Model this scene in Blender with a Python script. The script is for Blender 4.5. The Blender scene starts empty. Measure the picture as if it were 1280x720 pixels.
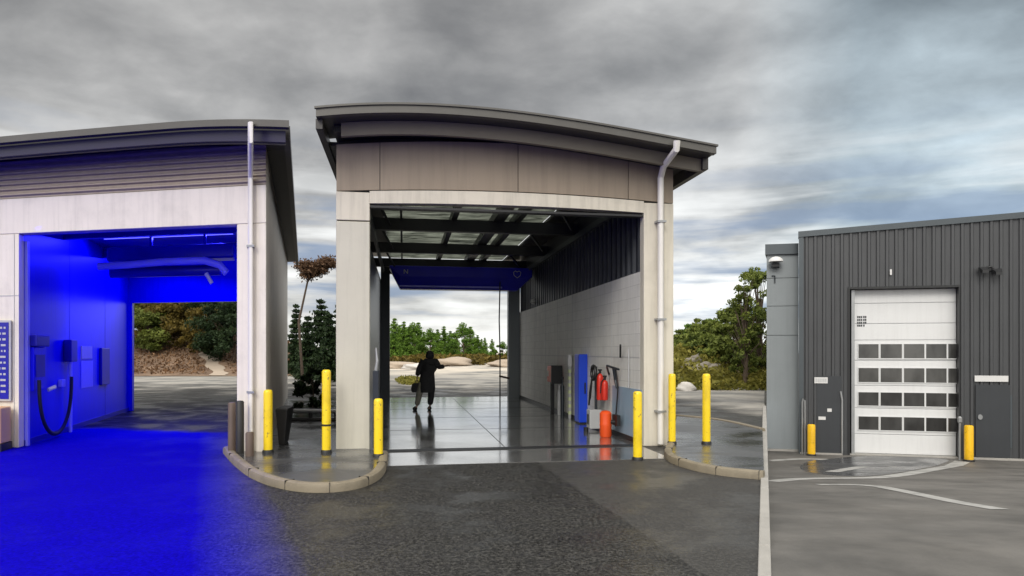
import bpy, bmesh, math, random
import numpy as np
from mathutils import Vector, Matrix
R = math.radians
random.seed(7)
rng = np.random.default_rng(7)
scn = bpy.context.scene
COL = scn.collection

# ------------------------------------------------------------------ camera, sky, sun, exposure
FPX, HX, HY, EYE = 834.0, 640.0, 440.0, 1.65
cd = bpy.data.cameras.new('camera'); cam = bpy.data.objects.new('camera', cd); COL.objects.link(cam)
cam.location = (0, 0, EYE); cam.rotation_euler = (R(90), 0, 0)
cd.lens = 36*FPX/1280; cd.sensor_width = 36; cd.shift_y = (HY-360)/1280
cd.clip_start = 0.05; cd.clip_end = 2000
scn.camera = cam
scn.view_settings.view_transform = 'Standard'; scn.view_settings.look = 'None'
scn.view_settings.gamma = 1; scn.view_settings.exposure = 0.0
SUN_EL, SUN_AZ = R(34), R(196)      # behind the camera, a little to the left
w = bpy.data.worlds.new('World'); scn.world = w; w.use_nodes = True
nt = w.node_tree; nt.nodes.clear()
def N(t, **k):
    n = nt.nodes.new(t)
    for a, b in k.items(): setattr(n, a, b)
    return n
def L(a, b): nt.links.new(a, b)
def M_(op, a, b=None, c=None):
    n = N('ShaderNodeMath', operation=op)
    for i, v in enumerate((a, b, c)):
        if v is None: continue
        if isinstance(v, (int, float)): n.inputs[i].default_value = v
        else: L(v, n.inputs[i])
    return n.outputs[0]
def mixc(f, a, b, bt='MIX'):
    n = N('ShaderNodeMix', data_type='RGBA', blend_type=bt)
    for s, v in ((n.inputs[0], f), (n.inputs[6], a), (n.inputs[7], b)):
        if isinstance(v, (int, float)): s.default_value = v
        elif isinstance(v, tuple): s.default_value = (*v, 1)
        else: L(v, s)
    return n.outputs[2]
def ramp(f, stops):
    n = N('ShaderNodeValToRGB'); L(f, n.inputs[0]); e = n.color_ramp.elements
    while len(e) < len(stops): e.new(0.5)
    for i, (p, c) in enumerate(stops):
        e[i].position = p; e[i].color = (c, c, c, 1) if isinstance(c, (int, float)) else (*c, 1)
    return n.outputs[0]
out = N('ShaderNodeOutputWorld'); bg = N('ShaderNodeBackground'); bg.inputs[1].default_value = 0.1
L(bg.outputs[0], out.inputs[0])
sky = N('ShaderNodeTexSky', sky_type='NISHITA'); sky.sun_disc = False
sky.sun_elevation = SUN_EL; sky.sun_rotation = SUN_AZ; sky.air_density = 1.2; sky.dust_density = 1.0
tc = N('ShaderNodeTexCoord'); sp = N('ShaderNodeSeparateXYZ'); L(tc.outputs['Generated'], sp.inputs[0])
x, y, z = sp.outputs
zc = M_('MAXIMUM', z, 0.0); den = M_('ADD', zc, 0.34)
cb = N('ShaderNodeCombineXYZ'); L(M_('DIVIDE', x, den), cb.inputs[0]); L(M_('DIVIDE', y, den), cb.inputs[1])
def noise(vec, sc, det, rough, off=(0, 0, 0), st=(1, 1, 1), dist=0.0):
    mp = N('ShaderNodeMapping'); L(vec, mp.inputs[0]); mp.inputs[1].default_value = off; mp.inputs[3].default_value = st
    n = N('ShaderNodeTexNoise'); L(mp.outputs[0], n.inputs['Vector']); n.inputs['Scale'].default_value = sc
    n.inputs['Detail'].default_value = det; n.inputs['Roughness'].default_value = rough
    n.inputs['Distortion'].default_value = dist
    return n.outputs[0]
n1 = noise(tc.outputs['Generated'], 2.5, 8, 0.50, (0.35, 1.9, 0.2), (1, 1, 2.1), 0.2)
n2 = noise(cb.outputs[0], 6.0, 6, 0.55, (1.3, 8.2, 2), (1, 1.25, 1), 0.2)
cl = M_('ADD', M_('MULTIPLY', n1, 0.72), M_('MULTIPLY', n2, 0.28))
shade = ramp(cl, [(0.32, 0.135), (0.42, 0.20), (0.50, 0.275), (0.58, 0.36), (0.70, 0.52)])
# lighter towards the horizon, brighter overhead and behind the camera (out of the picture)
hor = ramp(zc, [(0.0, 1.0), (0.12, 0.9), (0.22, 0.50), (0.40, 0.0)])
over = ramp(z, [(0.46, 0.0), (0.85, 1.0)])
back = ramp(M_('ADD', M_('MULTIPLY', y, -0.5), 0.5), [(0.30, 0.0), (0.62, 1.0)])
gain = M_('ADD', 13.6, M_('ADD', M_('MULTIPLY', hor, 17.0), M_('ADD', M_('MULTIPLY', over, 42.0), M_('MULTIPLY', back, 36.0))))
tint = mixc(ramp(M_('DIVIDE', x, M_('ADD', M_('ABSOLUTE', y), 0.2)), [(0.0, 0.0), (0.28, 0.15), (0.42, 1.0)]), (1.0, 0.985, 0.95), (0.84, 0.985, 1.06))
tint = mixc(M_('MAXIMUM', back, over), tint, (1.0, 0.955, 0.88))
val = M_('MULTIPLY', shade, gain)
cc = N('ShaderNodeVectorMath', operation='SCALE'); L(tint, cc.inputs[0]); L(val, cc.inputs[3])
# blue gaps in low bands near the horizon
band = noise(tc.outputs['Generated'], 2.2, 5, 0.5, (0.4, 0.2, 0.9), (1.2, 1.2, 11.0), 0.15)
low = ramp(zc, [(0.0, 0.9), (0.15, 1.0), (0.24, 0.35), (0.32, 0.0)])
gap = M_('MULTIPLY', ramp(band, [(0.50, 0.0), (0.60, 1.0)]), low)
lit = M_('MULTIPLY', ramp(band, [(0.38, 1.0), (0.50, 0.0)]), low)
blue = mixc(1.0, sky.outputs[0], (0.55, 0.75, 1.0), 'MULTIPLY')
c1 = mixc(M_('MULTIPLY', lit, 0.85), cc.outputs[0], (12.0, 12.1, 11.8))
c2 = mixc(M_('MULTIPLY', gap, 0.75), c1, (2.2, 3.1, 4.8))
c3 = mixc(0.08, c2, blue)
L(c3, bg.inputs[0])
sd = bpy.data.lights.new('sun', 'SUN'); so = bpy.data.objects.new('sun', sd); COL.objects.link(so)
sd.energy = 1.5; sd.angle = R(22); sd.color = (1.0, 0.95, 0.87)
dirv = Vector((math.sin(SUN_AZ)*math.cos(SUN_EL), math.cos(SUN_AZ)*math.cos(SUN_EL), math.sin(SUN_EL)))
so.rotation_euler = dirv.to_track_quat('Z', 'Y').to_euler()

# ------------------------------------------------------------------ materials
MATS = {}
def mat(name, col, rough=0.6, metal=0.0, var=0.12, vs=3.0, bump=0.0, bs=60.0, streak=0.0, rvar=0.0, spec=0.5, dirt=0.0, coat=0.0):
    global nt
    m = bpy.data.materials.new(name); m.use_nodes = True; nt = m.node_tree
    b = nt.nodes['Principled BSDF']; g = N('ShaderNodeNewGeometry'); P = g.outputs['Position']
    a = noise(P, vs, 5, 0.6)
    f = M_('ADD', 1.0, M_('MULTIPLY', M_('SUBTRACT', a, 0.5), var*2.6))
    if streak:
        s = noise(P, 1.0, 5, 0.65, (2, 5, 1), (9, 9, 0.55))
        f = M_('MULTIPLY', f, M_('SUBTRACT', 1.0, M_('MULTIPLY', ramp(s, [(0.46, 0.0), (0.75, 1.0)]), streak)))
    if dirt:
        s = noise(P, 1.7, 8, 0.7, (7, 1, 3))
        f = M_('MULTIPLY', f, M_('SUBTRACT', 1.0, M_('MULTIPLY', ramp(s, [(0.5, 0.0), (0.72, 1.0)]), dirt)))
    sc = N('ShaderNodeVectorMath', operation='SCALE'); sc.inputs[0].default_value = col[:3]; L(f, sc.inputs[3])
    L(sc.outputs[0], b.inputs['Base Color'])
    if rvar:
        rr = noise(P, vs*1.7, 5, 0.6, (5, 5, 5))
        L(M_('ADD', rough, M_('MULTIPLY', M_('SUBTRACT', rr, 0.5), rvar*2)), b.inputs['Roughness'])
    else: b.inputs['Roughness'].default_value = rough
    b.inputs['Metallic'].default_value = metal; b.inputs['Specular IOR Level'].default_value = spec
    b.inputs['Coat Weight'].default_value = coat
    if bump:
        bn = N('ShaderNodeBump'); bn.inputs['Strength'].default_value = bump; bn.inputs['Distance'].default_value = 0.01
        L(noise(P, bs, 4, 0.6), bn.inputs['Height']); L(bn.outputs[0], b.inputs['Normal'])
    MATS[name] = m
    return m
mat('pale_panel', (0.62, 0.58, 0.49), 0.5, var=0.06, streak=0.22, bump=0.1, bs=30, dirt=0.12)
mat('white_panel', (0.74, 0.69, 0.62), 0.5, var=0.05, streak=0.14, bump=0.1, bs=30, dirt=0.12)
mat('grey_pier', (0.52, 0.50, 0.43), 0.55, var=0.06, streak=0.15, bump=0.15, bs=30)
mat('taupe', (0.275, 0.222, 0.165), 0.5, var=0.07, vs=1.2, streak=0.18)
mat('taupe_sheet', (0.38, 0.32, 0.255), 0.42, metal=0.2, var=0.08, vs=1.5, streak=0.15)
mat('side_cladding', (0.58, 0.52, 0.46), 0.5, var=0.08, streak=0.3)
mat('dark_roof', (0.055, 0.052, 0.05), 0.4, metal=0.3, var=0.15, streak=0.1)
mat('roof_edge', (0.10, 0.097, 0.09), 0.35, metal=0.5, var=0.1)
mat('brown_beam', (0.17, 0.15, 0.115), 0.5, var=0.12)
mat('louvre_blade', (0.06, 0.065, 0.075), 0.4, var=0.3)
mat('louvre_back', (0.01, 0.012, 0.02), 0.5)
mat('navy_strip', (0.008, 0.005, 0.045), 0.35, var=0.15)
mat('black_metal', (0.015, 0.016, 0.018), 0.45, var=0.2)
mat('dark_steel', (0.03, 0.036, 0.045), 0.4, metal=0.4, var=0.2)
mat('block_wall', (0.72, 0.71, 0.67), 0.6, var=0.06, streak=0.12, bump=0.2, bs=25, dirt=0.1)
mat('blue_wall', (0.003, 0.003, 0.72), 0.35, var=0.08, vs=1.0, streak=0.12)
mat('blue_dark', (0.01, 0.01, 0.30), 0.3, var=0.3, vs=2)
mat('blue_pale', (0.28, 0.28, 0.95), 0.3, var=0.1)
mat('blue_beam', (0.008, 0.008, 0.52), 0.3, var=0.15)
mat('blue_locker', (0.01, 0.06, 0.62), 0.35, var=0.06)
mat('blue_panel', (0.27, 0.37, 0.47), 0.45, var=0.08)
mat('yellow', (0.86, 0.62, 0.01), 0.35, var=0.05, streak=0.18, dirt=0.32, coat=0.1)
mat('yellow_orange', (0.86, 0.50, 0.01), 0.35, var=0.05, streak=0.18, dirt=0.3, coat=0.1)
mat('white_pipe', (0.74, 0.72, 0.68), 0.35, var=0.05, streak=0.1)
mat('kerb', (0.21, 0.18, 0.13), 0.6, var=0.25, vs=2.5, bump=0.5, bs=40, dirt=0.45)
mat('concrete', (0.33, 0.32, 0.30), 0.7, var=0.15, bump=0.4, bs=40, dirt=0.2)
mat('brown_post', (0.10, 0.07, 0.055), 0.6, var=0.2)
mat('red', (0.62, 0.03, 0.015), 0.35, var=0.06)
mat('orange_red', (0.80, 0.09, 0.015), 0.35, var=0.06)
mat('rubber', (0.012, 0.012, 0.013), 0.5, var=0.2)
mat('light_grey', (0.42, 0.43, 0.44), 0.45, var=0.08)
mat('lime_stripe', (0.55, 0.62, 0.35), 0.5, var=0.1)
mat('tan_box', (0.62, 0.38, 0.18), 0.5, var=0.1)
mat('sand', (0.40, 0.33, 0.26), 0.9, var=0.2, vs=0.4, bump=0.5, bs=8)
mat('boulder', (0.55, 0.53, 0.50), 0.8, var=0.2, bump=0.5, bs=12)
mat('rock_dark', (0.2, 0.18, 0.15), 0.8, var=0.3, bump=0.5, bs=12)
mat('charcoal_sheet', (0.064, 0.067, 0.072), 0.42, metal=0.25, var=0.08, vs=1.2, streak=0.18)
mat('charcoal_door', (0.030, 0.034, 0.040), 0.5, var=0.1, streak=0.1)
mat('coping', (0.075, 0.088, 0.098), 0.4, metal=0.4, var=0.08)
mat('slate_panel', (0.21, 0.235, 0.25), 0.45, var=0.05, streak=0.08)
mat('door_white', (0.66, 0.67, 0.68), 0.35, var=0.03, streak=0.07)
mat('sign_white', (0.6, 0.6, 0.6), 0.5, var=0.05)
mat('line_paint', (0.34, 0.34, 0.33), 0.6, var=0.25, vs=5, dirt=0.6)
mat('skin', (0.42, 0.26, 0.19), 0.5, var=0.05)
mat('hair', (0.02, 0.015, 0.012), 0.6)
mat('black_cloth', (0.03, 0.03, 0.034), 0.85, var=0.3, vs=12)
mat('pale_cloth', (0.30, 0.29, 0.24), 0.85, var=0.2, vs=12)
mat('bark', (0.09, 0.065, 0.045), 0.9, var=0.3, vs=8, bump=0.6, bs=30)
mat('galvanised', (0.35, 0.36, 0.37), 0.4, metal=0.7, var=0.15)

def blocks():
    global nt
    nt = MATS['block_wall'].node_tree; b = nt.nodes['Principled BSDF']; src = b.inputs['Base Color'].links[0].from_socket
    P = N('ShaderNodeNewGeometry').outputs['Position']; sp_ = N('ShaderNodeSeparateXYZ'); L(P, sp_.inputs[0])
    cb_ = N('ShaderNodeCombineXYZ'); L(M_('ADD', M_('MULTIPLY', sp_.outputs[0], -0.16), M_('MULTIPLY', sp_.outputs[1], 0.987)), cb_.inputs[0]); L(sp_.outputs[2], cb_.inputs[1])
    br = N('ShaderNodeTexBrick'); L(cb_.outputs[0], br.inputs['Vector']); br.inputs['Scale'].default_value = 1.0; br.inputs['Brick Width'].default_value = 0.45; br.inputs['Row Height'].default_value = 0.22
    br.inputs['Mortar Size'].default_value = 0.007; br.inputs['Color1'].default_value = (1, 1, 1, 1); br.inputs['Color2'].default_value = (0.94, 0.94, 0.94, 1); br.inputs['Mortar'].default_value = (0.80, 0.80, 0.80, 1)
    L(mixc(1.0, src, br.outputs['Color'], 'MULTIPLY'), b.inputs['Base Color'])
blocks()
def chips(name):
    global nt
    nt = MATS[name].node_tree; b = nt.nodes['Principled BSDF']; src = b.inputs['Base Color'].links[0].from_socket
    P = N('ShaderNodeNewGeometry').outputs['Position']
    m = M_('MULTIPLY', ramp(noise(P, 17, 5, 0.7, (3, 3, 9)), [(0.60, 0.0), (0.63, 1.0)]), ramp(noise(P, 3, 3, 0.6), [(0.42, 0.0), (0.55, 1.0)]))
    L(mixc(M_('MULTIPLY', m, 0.8), src, (0.12, 0.075, 0.04)), b.inputs['Base Color'])
chips('yellow'); chips('yellow_orange')
def glassmat(name, col, rough):
    global nt
    m = bpy.data.materials.new(name); m.use_nodes = True; nt = m.node_tree
    b = nt.nodes['Principled BSDF']; g = N('ShaderNodeNewGeometry')
    a = noise(g.outputs['Position'], 1.3, 3, 0.5, st=(1.6, 1, 0.8))
    L(mixc(ramp(a, [(0.35, 0.0), (0.65, 1.0)]), tuple(c*0.45 for c in col), col), b.inputs['Base Color'])  # broad reflections put into the glass colour
    b.inputs['Roughness'].default_value = rough; b.inputs['Specular IOR Level'].default_value = 0.6
    MATS[name] = m
glassmat('door_glass', (0.10, 0.10, 0.097), 0.12)
glassmat('door_glass_dim', (0.055, 0.055, 0.055), 0.12)  # darker copy for lower panes, dim interior and reflection put into the colour
def skylight():
    global nt
    m = bpy.data.materials.new('skylight'); m.use_nodes = True; nt = m.node_tree
    nt.nodes.clear(); o = N('ShaderNodeOutputMaterial'); t = N('ShaderNodeBsdfTranslucent'); d = N('ShaderNodeBsdfDiffuse')
    g = N('ShaderNodeNewGeometry'); a = noise(g.outputs['Position'], 1.2, 6, 0.7, st=(1, 3, 1), dist=0.6)
    cq = mixc(ramp(a, [(0.35, 0.0), (0.62, 1.0)]), (0.13, 0.14, 0.125), (0.52, 0.545, 0.50)); L(cq, t.inputs[0]); L(cq, d.inputs[0])
    mx = N('ShaderNodeMixShader'); mx.inputs[0].default_value = 0.25; L(t.outputs[0], mx.inputs[1]); L(d.outputs[0], mx.inputs[2])
    L(mx.outputs[0], o.inputs[0]); MATS['skylight'] = m
skylight()
def emit(name, col, s):
    m = bpy.data.materials.new(name); m.use_nodes = True; b = m.node_tree.nodes['Principled BSDF']
    b.inputs['Base Color'].default_value = (*col, 1); b.inputs['Emission Color'].default_value = (*col, 1)
    b.inputs['Emission Strength'].default_value = s; MATS[name] = m
emit('led_blue', (0.12, 0.12, 1.0), 3.0)

EDGE = 0.3785
def groundmat():
    global nt
    m = bpy.data.materials.new('asphalt_wet'); m.use_nodes = True; nt = m.node_tree
    b = nt.nodes['Principled BSDF']; g = N('ShaderNodeNewGeometry'); P = g.outputs['Position']
    s = N('ShaderNodeSeparateXYZ'); L(P, s.inputs[0]); X, Y, Z = s.outputs
    fine = M_('ADD', M_('MULTIPLY', noise(P, 30, 4, 0.8), 0.75), M_('MULTIPLY', noise(P, 11, 5, 0.75, (3, 1, 2)), 0.25)); big = noise(P, 0.45, 6, 0.6, (3, 3, 0)); mid = noise(P, 3.2, 6, 0.65)
    c = mixc(ramp(fine, [(0.46, 0.0), (0.60, 1.0)]), (0.004, 0.004, 0.004), (0.075, 0.073, 0.068))
    c = mixc(M_('MULTIPLY', ramp(mid, [(0.4, 0.0), (0.7, 1.0)]), 0.45), c, (0.03, 0.03, 0.032))
    vm = N('ShaderNodeVectorMath', operation='ADD'); L(P, vm.inputs[0]); cbw = N('ShaderNodeCombineXYZ'); wv = M_('MULTIPLY', M_('SUBTRACT', noise(P, 1.6, 5, 0.6), 0.5), 1.1); L(wv, cbw.inputs[0]); L(M_('MULTIPLY', M_('SUBTRACT', noise(P, 1.4, 5, 0.6, (4, 4, 4)), 0.5), 1.1), cbw.inputs[1]); L(cbw.outputs[0], vm.inputs[1])
    vo = N('ShaderNodeTexVoronoi', feature='DISTANCE_TO_EDGE'); L(vm.outputs[0], vo.inputs['Vector']); vo.inputs['Scale'].default_value = 0.33
    crack = M_('MULTIPLY', ramp(vo.outputs['Distance'], [(0.0, 1.0), (0.006, 0.0)]), ramp(noise(P, 0.5, 4, 0.6, (6, 6, 0)), [(0.45, 0.0), (0.6, 1.0)]))
    c = mixc(M_('MULTIPLY', crack, 0.85), c, (0.004, 0.004, 0.004))
    # newer, paler paving to the right of a diagonal seam
    q0, q1 = (0.55, 9.2), (1.40, 5.1); dx, dy = q1[0]-q0[0], q1[1]-q0[1]; ln = math.hypot(dx, dy)
    sd_ = M_('ADD', M_('ADD', M_('MULTIPLY', X, -dy/ln), M_('MULTIPLY', Y, dx/ln)), -(-dy/ln*q0[0]+dx/ln*q0[1]))
    sd_ = M_('ADD', sd_, M_('MULTIPLY', M_('SUBTRACT', noise(P, 2.5, 4, 0.6), 0.5), 0.12))
    c = mixc(M_('MULTIPLY', ramp(M_('ADD', 0.5, sd_), [(0.49, 0.0), (0.51, 1.0)]), 0.5), c, mixc(fine, (0.03, 0.03, 0.031), (0.095, 0.092, 0.087)))
    # dry, sandy ground far behind the buildings
    far = M_('ADD', M_('ADD', Y, M_('MULTIPLY', M_('MAXIMUM', M_('SUBTRACT', X, 4.6), 0.0), 6.0)), M_('MULTIPLY', M_('SUBTRACT', big, 0.5), 26.0))
    dry = ramp(M_('DIVIDE', far, 100.0), [(0.27, 0.0), (0.36, 1.0)])
    c = mixc(dry, c, mixc(ramp(big, [(0.4, 0.0), (0.6, 1.0)]), (0.19, 0.188, 0.182), (0.34, 0.325, 0.295)))
    sandy = M_('MULTIPLY', ramp(M_('DIVIDE', Y, 100.0), [(0.42, 0.0), (0.55, 1.0)]), ramp(noise(P, 0.16, 5, 0.6), [(0.38, 0.0), (0.52, 1.0)]))
    c = mixc(sandy, c, (0.55, 0.50, 0.43))
    # blue floor of the left bay: lamp spill put into the ground colour, soft-edged
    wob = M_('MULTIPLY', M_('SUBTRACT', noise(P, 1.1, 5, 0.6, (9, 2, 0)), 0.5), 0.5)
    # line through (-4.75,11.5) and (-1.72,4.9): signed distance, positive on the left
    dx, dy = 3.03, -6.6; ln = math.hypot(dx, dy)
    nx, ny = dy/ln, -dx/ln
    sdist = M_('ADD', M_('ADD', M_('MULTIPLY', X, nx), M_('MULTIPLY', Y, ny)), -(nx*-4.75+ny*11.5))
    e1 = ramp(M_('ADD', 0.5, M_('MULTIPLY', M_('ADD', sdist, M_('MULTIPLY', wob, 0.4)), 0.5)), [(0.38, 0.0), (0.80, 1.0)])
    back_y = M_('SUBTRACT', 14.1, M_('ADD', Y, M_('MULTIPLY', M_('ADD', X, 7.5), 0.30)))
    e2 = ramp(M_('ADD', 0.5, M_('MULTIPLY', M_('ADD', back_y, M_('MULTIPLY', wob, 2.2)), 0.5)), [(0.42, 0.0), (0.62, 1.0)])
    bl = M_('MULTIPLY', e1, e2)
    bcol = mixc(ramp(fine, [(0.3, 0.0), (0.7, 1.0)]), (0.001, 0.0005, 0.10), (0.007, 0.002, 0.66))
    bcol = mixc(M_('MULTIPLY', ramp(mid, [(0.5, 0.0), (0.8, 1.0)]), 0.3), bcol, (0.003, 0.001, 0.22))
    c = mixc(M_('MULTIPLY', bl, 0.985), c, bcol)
    L(c, b.inputs['Base Color'])
    r = M_('ADD', ramp(noise(P, 0.9, 7, 0.62, (1, 6, 0)), [(0.42, 0.16), (0.56, 0.50)]), M_('MULTIPLY', fine, 0.3))
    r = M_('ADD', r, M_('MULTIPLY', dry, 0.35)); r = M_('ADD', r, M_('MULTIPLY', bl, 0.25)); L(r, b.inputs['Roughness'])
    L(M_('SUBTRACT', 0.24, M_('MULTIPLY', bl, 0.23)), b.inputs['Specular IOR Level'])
    bn = N('ShaderNodeBump'); bn.inputs['Strength'].default_value = 0.8; bn.inputs['Distance'].default_value = 0.008
    L(M_('ADD', fine, M_('MULTIPLY', mid, 0.6)), bn.inputs['Height']); L(bn.outputs[0], b.inputs['Normal'])
    MATS['asphalt_wet'] = m
groundmat()
def wetfloor(name, c0, c1, r0, r1, bstr, sc=1.0):
    global nt
    m = bpy.data.materials.new(name); m.use_nodes = True; nt = m.node_tree
    b = nt.nodes['Principled BSDF']; P = N('ShaderNodeNewGeometry').outputs['Position']
    a = noise(P, 1.3*sc, 7, 0.62, (2, 2, 0)); f = noise(P, 60, 3, 0.6); q = noise(P, 0.55*sc, 6, 0.6, (8, 1, 0), (1, 1.6, 1), 0.5)
    c = mixc(ramp(a, [(0.35, 0.0), (0.65, 1.0)]), c0, c1); c = mixc(M_('MULTIPLY', f, 0.35), c, tuple(0.5*v for v in c0))
    L(c, b.inputs['Base Color']); L(ramp(q, [(0.40, r0), (0.62, r1)]), b.inputs['Roughness']); b.inputs['Specular IOR Level'].default_value = 0.9
    bn = N('ShaderNodeBump'); bn.inputs['Strength'].default_value = bstr; bn.inputs['Distance'].default_value = 0.004
    L(M_('ADD', M_('MULTIPLY', noise(P, 7, 5, 0.6), 0.8), M_('MULTIPLY', f, 0.35)), bn.inputs['Height']); L(bn.outputs[0], b.inputs['Normal'])
    MATS[name] = m
wetfloor('bay_concrete', (0.09, 0.09, 0.09), (0.20, 0.20, 0.197), 0.08, 0.26, 0.3)
wetfloor('island_top', (0.035, 0.036, 0.04), (0.075, 0.077, 0.082), 0.14, 0.42, 0.4)
wetfloor('yard_asphalt', (0.085, 0.082, 0.077), (0.165, 0.158, 0.148), 0.55, 0.75, 0.6, 0.7)
MATS['bay_concrete'].node_tree.nodes['Principled BSDF'].inputs['Coat Weight'].default_value = 1.0
MATS['bay_concrete'].node_tree.nodes['Principled BSDF'].inputs['Coat Roughness'].default_value = 0.10
MATS['yard_asphalt'].node_tree.nodes['Principled BSDF'].inputs['Specular IOR Level'].default_value = 0.3

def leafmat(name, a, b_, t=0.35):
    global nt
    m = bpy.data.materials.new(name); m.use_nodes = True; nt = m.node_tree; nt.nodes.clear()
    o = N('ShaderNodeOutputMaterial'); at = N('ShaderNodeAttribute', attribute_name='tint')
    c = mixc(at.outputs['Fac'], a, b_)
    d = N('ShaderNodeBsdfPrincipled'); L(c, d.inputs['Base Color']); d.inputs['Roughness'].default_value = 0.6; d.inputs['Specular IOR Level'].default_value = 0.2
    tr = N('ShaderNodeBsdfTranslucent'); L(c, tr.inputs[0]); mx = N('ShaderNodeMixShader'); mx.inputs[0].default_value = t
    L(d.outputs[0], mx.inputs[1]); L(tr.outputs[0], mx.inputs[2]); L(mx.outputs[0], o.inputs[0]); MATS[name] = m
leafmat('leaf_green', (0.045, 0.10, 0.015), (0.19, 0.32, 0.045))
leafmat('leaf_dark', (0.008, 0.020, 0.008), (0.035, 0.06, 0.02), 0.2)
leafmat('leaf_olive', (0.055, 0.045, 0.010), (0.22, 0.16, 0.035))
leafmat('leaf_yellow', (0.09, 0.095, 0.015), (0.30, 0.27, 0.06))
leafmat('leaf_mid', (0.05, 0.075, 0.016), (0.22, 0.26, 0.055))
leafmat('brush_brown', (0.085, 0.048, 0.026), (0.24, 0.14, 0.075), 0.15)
def hillmat():
    global nt
    m = bpy.data.materials.new('hill_soil'); m.use_nodes = True; nt = m.node_tree
    b = nt.nodes['Principled BSDF']; P = N('ShaderNodeNewGeometry').outputs['Position']
    L(mixc(ramp(noise(P, 0.5, 8, 0.7), [(0.4, 0.0), (0.62, 1.0)]), (0.12, 0.075, 0.048), (0.26, 0.175, 0.115)), b.inputs['Base Color'])
    b.inputs['Roughness'].default_value = 0.9; MATS['hill_soil'] = m
hillmat()

# ------------------------------------------------------------------ helpers
def zl(x, y):        # ground height of the left / main lot
    def ss(t): t = min(1, max(0, t)); return t*t*(3-2*t)
    h = 0.75*ss((y-52)/30)
    k = x/max(y, 1)
    if k > 0.19: h = max(h, 1.15*ss((y-29)/9)*ss((k-0.19)/0.04))
    hx = ss((-k-0.27)/0.10)
    h += 3.6*hx*ss((y-46)/16)*(0.85+0.15*math.sin(x*0.31+1)*math.cos(y*0.23))
    return h
def zr(y):
    if y < 30: return -1.42*min(1, max(0, (y-5.5)/12.5))
    return -1.42*(1-min(1, (y-30)/15))
def gp(px, py, z=0.0):       # ground point seen at a pixel of the photograph, on the level z
    D = (EYE-z)*FPX/(py-HY)
    return Vector(((px-HX)/FPX*D, D, z))
def gy(px, py):              # the same on the sloping yard
    k = (px-HX)/FPX; D = 8.0
    for _ in range(60): D = 0.5*D+0.5*(EYE-zr(D))*FPX/(py-HY)
    return Vector((k*D, D, zr(D)))
def at(px, py, D): return Vector(((px-HX)/FPX*D, D, EYE+(HY-py)/FPX*D))

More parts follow.
